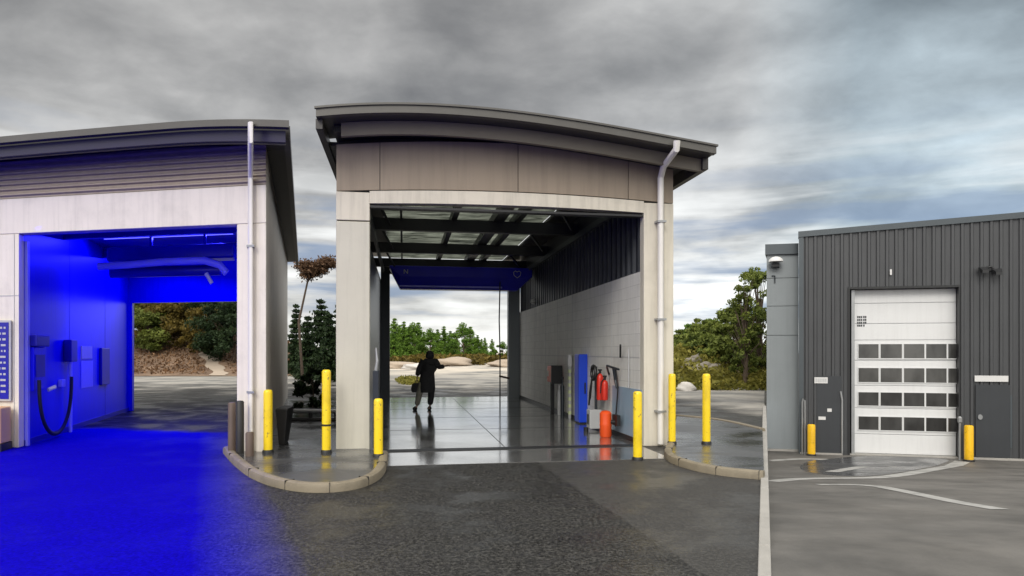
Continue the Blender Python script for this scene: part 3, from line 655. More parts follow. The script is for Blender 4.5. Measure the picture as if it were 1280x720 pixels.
k2, P2 = kerbpath('kerb', kq)
kr = [gp(846, 523), gp(890, 527), gp(918, 532), gp(953, 541)]
for p in kr: p.z = 0
k3, P3 = kerbpath('kerb', kr, wd=0.13, h=0.1, mtl='kerb')
island('pavement', P2, [(p.x, p.y) for p in reversed(P3)], 0.07)
def joints(P, n, name='kerb_joint'):
    for i in range(n, len(P)-3, n):
        p = P[i]; d = (P[i+1]-P[i-1]); d.z = 0; d.normalize(); q = Vector((-d.y, d.x, 0))
        F = lambda a, b, c: p+q*a+d*b+Vector((0, 0, c))
        struct(MB(F).box(-0.068, 0.068, -0.003, 0.003, 0.0, 0.1115).build(name, 'rubber'))
joints(P1, 9); joints(P2, 9)
# bollards
def bollard(px, py, top, z0, lab, wide=0.068, mtl='yellow', g=None):
    g = g or gp(px, py, z0); h = (py-top)/FPX*g.y
    b = thing('bollard', (g.x, g.y, g.z), lab, 'bollard', 'yellow safety bollards')
    r = wide
    MB().lathe(g, [(r, 0.05), (r, h-0.05), (r*0.93, h-0.02), (r*0.7, h-0.004), (0.01, h)], 20).build('post', mtl, b, smooth=True)
    MB().lathe(g, [(r*1.25, -0.05), (r*1.25, 0.03), (r*1.1, 0.049)], 20).build('base', 'rubber', b, smooth=True)
    return b
bollard(335, 566, 487, 0.075, 'yellow bollard beside the white pier of the blue bay')
bollard(408, 566, 462, 0.075, 'tallest yellow bollard, just left of the centre bay pier, with a dark ring')
gb = gp(408, 566, 0.075); MB().lathe(gb, [(0.071, 0.42), (0.071, 0.45)], 20).build('ring', 'rubber', [o for o in bpy.data.objects if o.name.startswith('bollard') and o.type == 'EMPTY'][-1])
bollard(473, 571, 498, 0.075, 'yellow bollard at the left jamb of the centre bay, inside the kerb end')
bollard(797, 575, 489, 0.0, 'yellow bollard inside the right jamb of the centre bay')
bollard(840, 555, 467, 0.07, 'yellow bollard half hidden behind the right pier downpipe', 0.062)
bollard(883, 555, 467, 0.07, 'yellow bollard standing alone on the kerbed island right of the centre bay', 0.068)
# thin pipe and hose behind the 473 bollard
g = gp(470, 560, 0.08); q = thing('air_post', g, 'dark slim post with pale tip against the left jamb of the centre bay', 'post')
MB().box(g.x-0.05, g.x+0.05, g.y-0.03, g.y+0.05, 0.08, 1.35).build('post', 'dark_steel', q, bevel=0.01)
MB().tube([(g.x, g.y, 1.35), (g.x+0.02, g.y, 1.5), (g.x, g.y, 1.72)], [0.03, 0.025, 0.012], 10).build('tip', 'galvanised', q)
# low barrier rails in the gap
for i, (z0, r_) in enumerate(((0.62, 0.06), (0.34, 0.05))):
    pass
rb = thing('barrier_rail', Vector((-5.2, 15.0, 0.07)), 'low black pipe barrier with a pale top rail closing the gap between the two bays', 'barrier')
MB().tube([at(350, 514, 15.2), at(424, 514, 15.2)], 0.05, 10).build('rail', 'galvanised', rb)
MB().tube([at(350, 525, 15.2), at(424, 525, 15.2)], 0.055, 10).build('rail', 'rubber', rb)
for px in (356, 388, 420): a = at(px, 514, 15.2); MB().tube([(a.x, a.y, 0.07), (a.x, a.y, a.z)], 0.04, 8).build('post', 'rubber', rb)
# dark bin beside the white building's side wall
g = gp(344, 560, 0.075); tag(MB().loft([[(g.x-0.05, g.y+0.3, 0.076), (g.x+0.05, g.y+0.3, 0.076), (g.x-0.05, g.y+0.8, 0.076), (g.x-0.15, g.y+0.8, 0.076)], [(g.x-0.09, g.y+0.25, 0.70), (g.x+0.12, g.y+0.25, 0.70), (g.x+0.02, g.y+0.9, 0.70), (g.x-0.19, g.y+0.9, 0.70)]]).build('waste_bin', 'rubber', bevel=0.02), 'narrow black bin against the side wall behind the yellow bollard', 'bin')

# ------------------------------------------------------------------ equipment on the right wall of the centre bay
def wt(px): k = (px-HX)/FPX; p0 = FC(JR, 0, 0); return (p0.x-k*p0.y)/(0.16+0.987*k)
def FR(t, o, z): return FC(JR-o, t, z)
def wz(px, py, o=0.0): t = wt(px); D = FR(t, o, 0).y; return EYE+(HY-py)/FPX*D
def near(px, o):          # t for an object standing o metres out from the wall and seen at px
    k = (px-HX)/FPX; p0 = FC(JR-o, 0, 0); return (p0.x-k*p0.y)/(0.16+0.987*k)
# red box on black post
t = near(690, 0.25); q = thing('emergency_post', FR(t, 0.25, 0), 'black post carrying a red box, farthest equipment along the grey wall', 'call post')
MB(FR).box(t-0.08, t+0.02, 0.20, 0.30, 0.01, 1.25).build('post', 'black_metal', q, bevel=0.01)
MB(FR).box(t-0.35, t+0.25, 0.10, 0.33, 0.85, 1.28).build('box', 'red', q, bevel=0.02)
MB(FR).box(t-0.42, t-0.352, 0.06, 0.36, 0.82, 1.3).build('hood', 'black_metal', q, bevel=0.01)
MB(FR).box(t+0.05, t+0.2, 0.331, 0.335, 1.0, 1.15).build('plate', 'sign_white', q)
for px, hh, mtl, lab in ((699, 0.75, 'light_grey', 'small grey bottle-shaped canister on the floor behind the black post'), (703, 0.95, 'dark_steel', 'dark thin standpipe between the red box post and the striped pole')):
    t = near(px, 0.15); c = FR(t, 0.15, 0.01)
    tag(MB().lathe(c, [(0.05, 0), (0.05, hh*0.8), (0.02, hh*0.87), (0.02, hh), (0.035, hh+0.01), (0.035, hh+0.05)], 12).build('standpipe', mtl, smooth=True), lab, 'standpipe')
t = near(712, 0.12); q = thing('striped_pole', FR(t, 0.12, 0), 'pale pole with lime stripes left of the blue locker', 'pole')
MB(FR).box(t-0.04, t+0.04, 0.09, 0.15, 0.01, 1.3).build('pole', 'light_grey', q, bevel=0.01)
for i in range(7): MB(FR).box(t-0.043, t+0.043, 0.087, 0.153, 0.12+i*0.17, 0.2+i*0.17).build('stripe', 'lime_stripe', q)
MB(FR).box(t-0.06, t+0.06, 0.08, 0.17, 1.301, 1.58).build('head', 'sign_white', q, bevel=0.01)
ta = near(720.5, 0.0); q = thing('locker', FR(4.1, 0.2, 0), 'tall bright blue cabinet standing against the grey wall', 'cabinet')
tb_ = near(724, 0.2)
MB(FR).box(tb_, tb_+0.42, 0.002, 0.20, 0.04, 1.60).build('body', 'blue_locker', q, bevel=0.015)
MB(FR).box(tb_+0.02, tb_+0.40, 0.02, 0.18, 0.01, 0.039).build('plinth', 'rubber', q)
MB(FR).box(tb_+0.04, tb_+0.38, 0.201, 0.21, 0.1, 1.55).build('door', 'blue_locker', q, bevel=0.005)
MB(FR).box(tb_-0.02, tb_-0.002, 0.05, 0.08, 0.7, 0.95).build('handle', 'dark_steel', q)
# pressure washer: hose reel on stand, grey pump box
t = near(742, 0.25); q = thing('pressure_washer', FR(t, 0.25, 0), 'black hose reel on a stand above a grey pump box beside the blue cabinet', 'pressure washer')
MB(FR).box(t-0.10, t+0.16, 0.10, 0.36, 0.06, 0.46).build('pump_box', 'light_grey', q, bevel=0.02)
MB(FR).box(t-0.03, t+0.09, 0.361, 0.37, 0.15, 0.36).build('grille', 'dark_steel', q)
MB(FR).tube([(t, 0.2, 0.46), (t, 0.2, 1.35)], 0.03, 10).build('post', 'dark_steel', q)
ring = [(t+0.14*math.cos(a*math.pi/8), 0.25, 1.22+0.14*math.sin(a*math.pi/8)) for a in range(17)]
MB(FR).tube(ring, 0.035, 8).build('hose_reel', 'rubber', q, smooth=True)
MB(FR).tube([(t+0.05, 0.27, 1.1), (t+0.11, 0.3, 0.8), (t+0.07, 0.33, 0.55), (t-0.02, 0.33, 0.7), (t-0.04, 0.3, 1.1)], 0.02, 8).build('hose', 'rubber', q, smooth=True)
MB(FR).lathe((t-0.1, 0.44, 0.0), [(0.05, 0.01), (0.05, 0.1)], 12).build('wheel', 'rubber', q)
# two fire extinguishers on the wall
def ext(px, z0, hh, r, lab, o=0.14):
    t = near(px, o); c = FR(t, o, z0); q = thing('fire_extinguisher', c, lab, 'fire extinguisher', 'fire extinguishers on the grey wall')
    MB().lathe(c, [(r*0.9, 0), (r, 0.03), (r, hh*0.72), (r*0.8, hh*0.82), (r*0.3, hh*0.88)], 18).build('cylinder', 'red', q, smooth=True)
    MB().lathe(c+Vector((0, 0, hh*0.881)), [(0.025, 0), (0.025, 0.05), (0.04, 0.06), (0.04, 0.09)], 10).build('valve', 'rubber', q)
    MB().tube([c+Vector((0, 0, hh*0.95)), c+Vector((-0.08, -0.05, hh*0.8)), c+Vector((-r-0.03, -0.04, hh*0.3))], 0.012, 8).build('hose', 'rubber', q)
ext(750, 0.66, 0.62, 0.07, 'taller red fire extinguisher, left of the pair over the orange drum')
ext(756, 0.68, 0.46, 0.065, 'shorter red fire extinguisher, right of the pair over the orange drum')
t = near(757, 0.3); q = thing('foam_drum', FR(t, 0.3, 0), 'orange-red drum with a black valve on the floor below the fire extinguishers', 'drum'); c = FR(t, 0.3, 0.011)
MB().lathe(c, [(0.10, 0), (0.115, 0.02), (0.115, 0.22), (0.12, 0.24), (0.115, 0.26), (0.115, 0.46), (0.08, 0.5), (0.035, 0.51)], 20).build('drum', 'orange_red', q, smooth=True)
MB().tube([c+Vector((0.10, -0.08, 0.3)), c+Vector((0.2, -0.14, 0.3))], 0.04, 10).build('valve', 'rubber', q)
MB(FR).box(t-0.3, t+0.0, 0.1, 0.17, 0.25, 0.45).build('bracket', 'rubber', q)
# wall mounted hose bracket with lances, pale blue splash panel
ta, tb_ = wt(803), wt(766)
tag(MB(FR).box(ta, tb_, 0.001, 0.012, 0.1, 0.98).build('splash_panel', 'blue_panel'), 'pale blue splash panel along the foot of the grey wall by the front pier', 'panel')
t = wt(771); q = thing('lance_holder', FR(t, 0.05, 1.3), 'black arm and thin hoses above the pale blue panel', 'lance holder')
MB(FR).tube([(wt(763), 0.03, 1.20), (wt(766), 0.12, 1.34), (t, 0.2, 1.38), (wt(781), 0.12, 1.32)], 0.022, 8).build('arm', 'dark_steel', q, smooth=True)
MB(FR).tube([(wt(776), 0.1, 1.34), (wt(776), 0.06, 0.9), (wt(775), 0.08, 0.45), (wt(773), 0.06, 0.2)], 0.015, 8).build('hose', 'rubber', q, smooth=True)
MB(FR).tube([(wt(773), 0.1, 1.34), (wt(773), 0.06, 1.1), (wt(774.5), 0.05, 0.95)], 0.03, 8).build('lance', 'dark_steel', q)
MB(FR).tube([(wt(762.5), 0.03, 1.22), (wt(762.5), 0.03, 0.95)], 0.014, 8).build('pipe', 'light_grey', q)
q = thing('wall_tap', FR(wt(786), 0.05, 1.6), 'slanted black lever on a thin pipe high on the grey wall near the front pier', 'tap')
MB(FR).tube([(wt(778.5), 0.05, 1.55), (wt(784.5), 0.14, 1.78)], 0.02, 8).build('lever', 'black_metal', q)
MB(FR).tube([(wt(788), 0.03, 1.72), (wt(788), 0.03, 0.98)], 0.012, 8).build('pipe', 'light_grey', q)
# small spot fitting at the louvre foot
q = thing('spot_lamp', FR(wt(669), 0.1, 3.3), 'tiny white fitting at the far foot of the dark louvres', 'lamp')
MB(FR).lathe((wt(669.5), 0.08, 3.18), [(0.05, 0), (0.09, 0.05), (0.07, 0.14), (0.02, 0.16)], 12).build('head', 'sign_white', q)
MB(FR).tube([(wt(669.5), 0.0, 3.38), (wt(669.5), 0.08, 3.33)], 0.02, 8).build('bracket', 'galvanised', q)

# ------------------------------------------------------------------ dark industrial building (right)
YZ = -1.42
B0 = Vector(((1000-HX)/FPX*20.2, 20.2, 0)); B1 = Vector(((1280-HX)/FPX*18.85, 18.85, 0))
BU = (B1-B0).normalized(); BV = Vector((0.395, 0.919, 0))
def FB(s, t, z): return B0+BU*s+BV*t+Vector((0, 0, z))
def sb(px): k = (px-HX)/FPX; return (k*B0.y-B0.x)/(BU.x-k*BU.y)
def zb(px, py): D = B0.y+BU.y*sb(px); return EYE+(HY-py)/FPX*D
BW = sb(1280)+3.5
def ztop(s): return 5.12+0.052*s
db = thing('workshop_building', FB(3, 0, YZ), 'charcoal ribbed metal workshop with a white sectional door', 'building')
dL, dR, dT = sb(1060), sb(1200), zb(1062, 359)
def ribs(m_, s0, s1, z0, z1f, pitch=0.245):
    # trapezoid ribbed sheet between s0 and s1
    pts = []; i = math.floor(s0/pitch)
    while i*pitch < s1:
        b = i*pitch
        for ds, tt in ((0.0, 0.0), (0.13, 0.0), (0.155, -0.04), (0.22, -0.04)):
            if s0 <= b+ds <= s1: pts.append((b+ds, tt))
        i += 1
    pts = [(s0, 0)]+pts+[(s1, 0)]
    m_.strip([(a, t, z0) for a, t in pts], [(a, t, z1f(a) if callable(z1f) else z1f) for a, t in pts])
m_ = MB(FB)
ribs(m_, 0.0, dL, YZ, ztop); ribs(m_, dL, dR, dT, ztop); ribs(m_, dR, BW, YZ, ztop)
m_.build('wall', 'charcoal_sheet', db)
m_ = MB(FB); m_.box(0.02, dL-0.001, 0.05, 0.3, YZ, 5.0); m_.box(dR+0.001, BW, 0.05, 0.3, YZ, 5.0); m_.box(dL-0.0005, dR, 0.05, 0.3, dT+0.03, 5.0)
m_.box(0.02, BW, 0.301, 9, 4.6, 4.95); m_.box(-0.02, 0.02, 0.0, 9, YZ, 5.05); m_.box(0.03, BW, 8.9, 9.1, YZ, 4.6); m_.build('shell', 'charcoal_door', db)
m_ = MB(FB); m_.loft([[(s, -0.08, ztop(s)), (s, 0.32, ztop(s)), (s, 0.32, ztop(s)+0.17), (s, -0.08, ztop(s)+0.17)] for s in (-0.05, BW)]); m_.build('coping', 'coping', db)
m_ = MB(FB); m_.box(-0.035, 0.10, -0.055, -0.002, YZ, 5.115); m_.build('corner_trim', 'coping', db)
# reveal
m_ = MB(FB); m_.box(dL-0.0, dL+0.05, -0.045, 0.5, YZ, dT); m_.box(dR-0.04, dR, -0.045, 0.5, YZ, dT); m_.box(dL+0.051, dR-0.041, -0.045, 0.5, dT-0.06, dT); m_.build('door_reveal', 'black_metal', db)
gL, gR = sb(1066)+0.06, dR-0.045
gd = MB(FB).box(gL, gR, 0.30, 0.34, YZ+0.02, dT-0.07).build('sectional_door', 'door_white', db)
D0 = 20.0
zz = [zb(1130, v) for v in (361, 378, 404, 425, 451, 483, 512, 545, 565)]
m_ = MB(FB)
edges = [dT-0.075]+zz[1:-1]+[YZ+0.03]
for a, b in zip(edges, edges[1:]): m_.box(gL+0.004, gR-0.004, 0.27, 0.299, b+0.012, a-0.004)
m_.build('panel', 'door_white', gd, bevel=0.008)
MB(FB).box(gL-0.09, gL-0.002, 0.1, 0.34, YZ, dT-0.08).build('door_guide', 'galvanised', gd)
cols = [(1073, 1098), (1101, 1127.5), (1130.5, 1156), (1158.5, 1184), (1186.5, 1197.5)]
rows = [(430, 448), (460.5, 478.5), (491.5, 508.5), (522.5, 539.5)]
w0 = None
for (r0, r1) in rows:
    for (c0, c1) in cols:
        f = MB(FB).box(sb(c0)+0.02, sb(c1)+0.03, 0.252, 0.268, zb(1130, r1), zb(1130, r0))
        f.build('window', 'door_glass' if r0 < 480 else 'door_glass_dim', gd)
        a0, a1, b0, b1 = sb(c0)+0.02, sb(c1)+0.03, zb(1130, r1), zb(1130, r0)
        e = MB(FB); e.box(a0-0.022, a0, 0.245, 0.269, b0-0.02, b1+0.02); e.box(a1, a1+0.022, 0.245, 0.269, b0-0.02, b1+0.02); e.box(a0, a1, 0.245, 0.269, b0-0.022, b0); e.box(a0, a1, 0.245, 0.269, b1, b1+0.022)
        e.build('window_frame', 'door_white', gd)
m_ = MB(FB)
for r_ in range(4):
    s = sb(1071)+0.03
    for c_ in range(5 if r_ < 3 else 4):
        zq = zb(1075, 394.5+r_*3.6); m_.box(s, s+0.038, 0.262, 0.268, zq-0.06, zq); s += 0.05 if c_ != 2 else 0.065
m_.build('lettering', 'charcoal_door', gd)
MB(FB).box(dL+0.05, dR-0.03, -0.02, 0.30, YZ, YZ+0.03).build('door_sill', 'concrete', db)
# personnel doors
p1 = MB(FB).box(sb(1021), sb(1052), -0.055, -0.042, YZ+0.05, zb(1036, 470)).build('entrance_door', 'charcoal_door', db); p1['label'] = 'dark side door left of the white sectional door'
MB(FB).tube([(sb(1052.5), -0.075, YZ+0.05), (sb(1052.5), -0.075, zb(1052, 500)), (sb(1050.5), -0.075, zb(1050, 489))], 0.03, 10).build('handrail', 'galvanised', db)
MB(FB).box(sb(1034), sb(1039.5), -0.066, -0.056, zb(1037, 514.5), zb(1037, 510.5)).build('plate', 'sign_white', p1)
MB(FB).box(sb(1023), sb(1032), -0.066, -0.056, zb(1027, 524.5), zb(1027, 520.5)).build('plate', 'sign_white', p1)
p2 = MB(FB).box(sb(1219), sb(1262), -0.055, -0.042, YZ+0.07, zb(1240, 481)).build('entrance_door', 'charcoal_door', db); p2['label'] = 'wide dark door right of the white sectional door'
MB(FB).lathe((0, 0, 0), [(0.001, 0)]*2, 3) if False else None
h_ = MB(FB); cxs, cz = sb(1224.5), zb(1224, 521)
h_.loft([[(cxs+0.06*math.cos(a*math.pi/8), t, cz+0.075*math.sin(a*math.pi/8)) for a in range(16)] for t in (-0.056, -0.09)]); h_.build('handle', 'galvanised', p2)
m_ = MB(FB); m_.box(sb(1262)+0.001, sb(1262)+0.05, -0.06, -0.03, zb(1262, 560), zb(1262, 494)); m_.build('door_trim', 'coping', db)
m_ = MB(FB); m_.box(0.0, sb(1053), -0.09, -0.058, YZ, YZ+0.05); m_.box(sb(1208), BW, -0.09, -0.058, YZ, YZ+0.06); m_.build('base_sill', 'concrete', db)
sg1 = thing('door_sign', FB(sb(1026), -0.06, zb(1026, 478)), 'small white sign over the left side door', 'sign')
MB(FB).box(sb(1018), sb(1034.5), -0.07, -0.058, zb(1026, 479), zb(1026, 471.5)).build('board', 'sign_white', sg1)
m_ = MB(FB)
for i in range(6): m_.box(sb(1019.5+i*2.4), sb(1020.9+i*2.4), -0.074, -0.071, zb(1026, 477.3), zb(1026, 473))
m_.build('lettering', 'light_grey', sg1)
tag(MB(FB).box(sb(1217.5), sb(1259.5), -0.08, -0.058, zb(1238, 477), zb(1238, 469.5)).build('door_sign', 'sign_white', bevel=0.004), 'long pale strip sign above the wide dark door on the right', 'sign')
tag(MB(FB).box(sb(1112), sb(1114.5), -0.08, -0.045, zb(1113, 344), zb(1113, 337)).build('wall_sensor', 'sign_white', bevel=0.004), 'tiny white sensor on ribbed wall above the sectional door', 'sensor')
wl = thing('wall_lamp', FB(sb(1235), -0.1, zb(1235, 338)), 'black twin-head floodlight on the ribbed wall right of the sectional door', 'lamp')
a = sb(1228); z0 = zb(1235, 338)
m_ = MB(FB)
for ds, rot in ((0.0, 1), (0.33, -1)): m_.loft([[(a+ds+dx_*(1 if i == 0 else 0.6), -0.14-0.12*i, z0+dz_*(1 if i == 0 else 0.7)+0.03*rot-0.05*i) for dx_, dz_ in ((-0.13, -0.06), (0.13, -0.06), (0.13, 0.06), (-0.13, 0.06))] for i in (0, 1, 2)])
m_.build('lamp_head', 'black_metal', wl)
MB(FB).tube([(a-0.05, -0.1, z0+0.04), (a+0.2, -0.08, z0+0.09), (a+0.42, -0.1, z0-0.1)], 0.03, 8).build('bracket', 'black_metal', wl)
MB(FB).box(a+0.13, a+0.24, -0.08, -0.041, z0-0.02, z0+0.12).build('mount', 'black_metal', wl)
# slim grey-blue annex left of it
an = thing('annex_building', FB(-0.6, 0.4, YZ), 'light slate panelled annex at the left end of the charcoal workshop', 'building')
A0_, A1_ = sb(957.5), -0.041
zt_ = 4.68; zq = [YZ, 1.62+0.55, 3.08, 3.95, zt_]
for a_, b_ in zip(zq, zq[1:]): MB(FB).box(A0_, A1_, 0.45, 0.55, a_+0.008, b_-0.008).build('wall_panel', 'slate_panel', an)
m_ = MB(FB); m_.box(A0_+0.01, A1_, 0.56, 8, YZ, zt_-0.02); m_.build('shell', 'slate_panel', an)
MB(FB).box(A0_-0.04, A1_, 0.36, 8.05, zt_, zt_+0.32).build('coping', 'coping', an)
MB(FB).box(A0_, A1_, 0.35, 0.44, YZ, YZ+0.06).build('base_sill', 'concrete', an)
al = thing('wall_lamp', FB(sb(970), 0.3, 4.3), 'white dome lamp over a black box on the light slate annex', 'lamp')
c = FB(sb(969.5), 0.22, zb(970, 326))
MB().lathe(c, [(0.22, 0), (0.2, 0.07), (0.13, 0.13), (0.03, 0.16)], 16).build('dome', 'sign_white', al, smooth=True)
MB(FB).box(sb(964), sb(974), 0.2, 0.449, zb(970, 333), zb(970, 328)).build('box', 'black_metal', al, bevel=0.02)
MB(FB).tube([(sb(964), 0.42, zb(965, 343)), (sb(968), 0.42, zb(968, 343)), (sb(968), 0.42, zb(968, 352))], 0.02, 6).build('cable', 'dark_steel', al)
# hose pole next to the left bollard
q = thing('hoop_rail', FB(sb(1004), -0.25, YZ), 'thin galvanised hoop rail in front of the workshop corner', 'rail')
MB(FB).tube([(sb(1003), -0.2, YZ), (sb(1003), -0.2, zb(1003, 502)), (sb(1004), -0.2, zb(1003, 498)), (sb(1006), -0.2, zb(1003, 500)), (sb(1006.5), -0.2, YZ)], 0.028, 8).build('hoop', 'galvanised', q, smooth=True)
g = FB(sb(1014), -0.35, YZ); bollard(1014, 563, 524, YZ, 'short orange-yellow bollard at the left side door of the charcoal workshop', 0.11, 'yellow_orange', g)
g = FB(sb(1206.5), -0.45, YZ); bollard(1206, 573, 528, YZ, 'orange-yellow bollard at the right edge of the white sectional door', 0.115, 'yellow_orange', g)
tag(MB().lathe((g.x-0.12, g.y+0.2, YZ), [(0.03, 0), (0.03, 1.05), (0.06, 1.08), (0.06, 1.2), (0.02, 1.24)], 10).build('lamp_post', 'galvanised'), 'thin white-topped post behind the bollard right of the sectional door', 'post')
# painted lines on the yard
def line(pts, wd, seg=24):
    P = [gy(*p) for p in pts]
    for _ in range(3):
        Q = [P[0]]
        for a, b in zip(P, P[1:]): Q += [a*0.75+b*0.25, a*0.25+b*0.75]
        P = Q+[P[-1]]
    A = []; B = []
    for i, p in enumerate(P):
        d = P[min(i+1, len(P)-1)]-P[max(i-1, 0)]; d.z = 0; d.normalize(); n = Vector((-d.y, d.x, 0))*wd/2
        a = p+n; b = p-n; a.z = zr(a.y)+0.006; b.z = zr(b.y)+0.006; A.append(tuple(a)); B.append(tuple(b))
    m_ = MB(); m_.strip(A, B); return struct(m_.build('road_marking', 'line_paint'))
line([(963, 602), (1000, 598.5), (1060, 598), (1110, 597), (1160, 588), (1203, 577)], 0.36)
line([(1022, 606), (1085, 606), (1130, 614), (1190, 627), (1250, 637)], 0.24)
line([(1040, 590), (1085, 582), (1125, 580)], 0.32)
line([(963, 576), (1010, 573), (1080, 578), (1120, 584)], 0.22)
# darker damp patch in front of the white door
m_ = MB(); pts = [(1000, 577), (1050, 572), (1100, 569), (1160, 571), (1192, 575), (1170, 582), (1130, 590), (1085, 596), (1030, 594), (1000, 588)]
P = [gy(*p) for p in pts]
for _ in range(2):
    Q = []
    for a, b in zip(P, P[1:]+P[:1]): Q += [a*0.75+b*0.25, a*0.25+b*0.75]
    P = Q
c = sum(P, Vector())/len(P); m_.add([(p.x, p.y, zr(p.y)+0.003) for p in P]+[(c.x, c.y, zr(c.y)+0.003)], [(i, (i+1) % len(P), len(P)) for i in range(len(P))])
struct(m_.build('asphalt_patch', 'island_top'))

# ------------------------------------------------------------------ vegetation
def quads(C, S, tint, name, mtl, parent=None, base=(0, 0, 0), up=0.0):
    n = len(C); a = rng.normal(size=(n, 3)); a /= np.linalg.norm(a, axis=1)[:, None]
    b = rng.normal(size=(n, 3)); b -= a*np.sum(a*b, axis=1)[:, None]; b /= np.linalg.norm(b, axis=1)[:, None]
    S = np.asarray(S)[:, None]
    V = np.empty((n, 4, 3)); V[:, 0] = C-a*S; V[:, 1] = C-b*S*0.45; V[:, 2] = C+a*S; V[:, 3] = C+b*S*0.45
    off = np.array(wloc(parent)) if parent is not None else np.array(base)
    V = V.reshape(-1, 3)-off
    me = bpy.data.meshes.new(name); me.vertices.add(4*n); me.vertices.foreach_set('co', V.ravel().astype(np.float32))
    me.loops.add(4*n); me.loops.foreach_set('vertex_index', np.arange(4*n, dtype=np.int32))
    me.polygons.add(n); me.polygons.foreach_set('loop_start', np.arange(0, 4*n, 4, dtype=np.int32)); me.polygons.foreach_set('loop_total', np.full(n, 4, dtype=np.int32))
    at_ = me.attributes.new('tint', 'FLOAT', 'FACE'); at_.data.foreach_set('value', np.clip(tint, 0, 1).astype(np.float32))
    me.update(); me.materials.append(MATS[mtl]); o = bpy.data.objects.new(name, me); COL.objects.link(o)
    if parent is not None: o.parent = parent
    else: o.location = base
    return o
def conifer(loc, H, Rr, n, leaf, label, cat='tree', group=None, mtl='leaf_green', gappy=0.2, name='pine_tree'):
    t = thing(name, loc, label, cat, group); x0, y0, z0 = loc
    MB().tube([(x0, y0, z0-0.1), (x0+0.03*H*random.uniform(-.3, .3), y0, z0+H*0.5), (x0, y0, z0+H*0.97)], [0.02*H, 0.013*H, 0.003*H], 8).build('trunk', 'bark', t)
    C = []; S = []; T = []; levels = int(H*3.2)
    lm = MB()
    for i in range(levels):
        f = (i+0.6)/levels; zc_ = z0+H*(0.08+0.92*f); rad = Rr*(1-f)**0.8*random.uniform(0.75, 1.15)+0.05
        nb = random.randint(5, 8); a0 = random.random()*6.28
        for b in range(nb):
            if random.random() < gappy: continue
            a = a0+b*6.28/nb+random.uniform(-.25, .25); L_ = rad*random.uniform(0.7, 1.15); m = max(4, int(n/(levels*nb)*(L_/Rr+0.35)*1.9))
            if L_ > 0.5: lm.tube([(x0, y0, zc_), (x0+L_*0.9*math.cos(a), y0+L_*0.9*math.sin(a), zc_-L_*0.1)], [0.02, 0.006], 4, False)
            u = rng.random(m)**0.7*L_; wdt = 0.16*L_+0.04
            C.append(np.stack([x0+u*math.cos(a)+rng.normal(size=m)*wdt, y0+u*math.sin(a)+rng.normal(size=m)*wdt, zc_-u*0.15+u*u*0.08+rng.normal(size=m)*wdt*0.6], 1))
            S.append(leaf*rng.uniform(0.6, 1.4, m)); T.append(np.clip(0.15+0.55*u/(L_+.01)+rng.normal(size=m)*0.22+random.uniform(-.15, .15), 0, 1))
    if lm.v: lm.build('branches', 'bark', t)
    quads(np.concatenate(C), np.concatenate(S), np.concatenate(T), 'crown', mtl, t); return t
def broad(loc, H, Rr, n, leaf, label, cat='tree', group=None, mtl='leaf_mid', name='leafy_tree', low=0.15, clumps=26):
    t = thing(name, loc, label, cat, group); x0, y0, z0 = loc; lm = MB()
    lm.tube([(x0, y0, z0-0.1), (x0+Rr*.08, y0, z0+H*0.35), (x0-Rr*.05, y0, z0+H*0.8)], [0.022*H, 0.015*H, 0.005*H], 8)
    lm.build('trunk', 'bark', t); bm = MB(); C = []; S = []; T = []
    for c in range(clumps):
        f = random.random()**0.8; zz_ = z0+H*(low+(1-low)*f); rr_ = Rr*math.sqrt(max(0.05, 1-((f-0.42)/0.62)**2))*random.uniform(0.15, 1.0); a = random.random()*6.28
        p = (x0+rr_*math.cos(a), y0+rr_*math.sin(a), zz_*1.0); cr = Rr*random.uniform(0.16, 0.34)
        bm.tube([(x0, y0, z0+(zz_-z0)*0.55), p], [0.012*H*0.5, 0.004*H*0.5], 5, False)
        m = int(n/clumps); d = rng.normal(size=(m, 3)); d /= np.linalg.norm(d, axis=1)[:, None]; r_ = cr*rng.random(m)**0.45
        C.append(np.array(p)+d*r_[:, None]*np.array([1, 1, 0.75])); S.append(leaf*rng.uniform(0.6, 1.4, m)); b_ = random.uniform(0.2, 0.6)
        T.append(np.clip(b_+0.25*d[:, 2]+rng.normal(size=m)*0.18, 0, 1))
    bm.build('branches', 'bark', t)
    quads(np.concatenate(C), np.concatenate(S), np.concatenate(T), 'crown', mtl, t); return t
def spot(px, D): x = (px-HX)/FPX*D; return (x, D, zl(x, D))
def htop(px, py, D): return EYE+(HY-py)/FPX*D-spot(px, D)[2]
def move_copy(src, px, D, H0, H, label, rot):
    c = copy_tree(src); l = spot(px, D); c.location = l; c.scale = (H/H0*random.uniform(.9, 1.15),)*2+(H/H0,); c.rotation_euler = (0, 0, rot); c['label'] = label; return c
# young pines behind the centre bay
GRP = 'young pines beyond the sandy ground'
LABP = 'bright green young pine in the row beyond the sandy ground'
protos = [conifer(spot(493, 74), htop(493, 398, 74), 1.45, 4200, 0.12, LABP, group=GRP, gappy=0.3), conifer(spot(505, 78), htop(505, 402, 78), 1.2, 3600, 0.12, LABP, group=GRP, gappy=0.4),
          broad(spot(517, 82), htop(517, 407, 82), 1.7, 3600, 0.13, LABP, group=GRP, mtl='leaf_green', name='pine_tree', low=0.08)]
Hs = [htop(493, 398, 74), htop(505, 402, 78), htop(517, 407, 82)]
row = [(500, 405), (512, 409), (523, 406), (530, 413), (538, 409), (547, 414), (555, 411), (563, 414), (571, 410), (579, 408), (588, 413), (597, 416), (606, 420), (615, 422), (628, 424), (638, 420), (646, 423), (655, 420), (484, 400), (476, 403), (665, 424), (541, 419), (560, 420), (583, 419), (519, 417), (602, 427)]
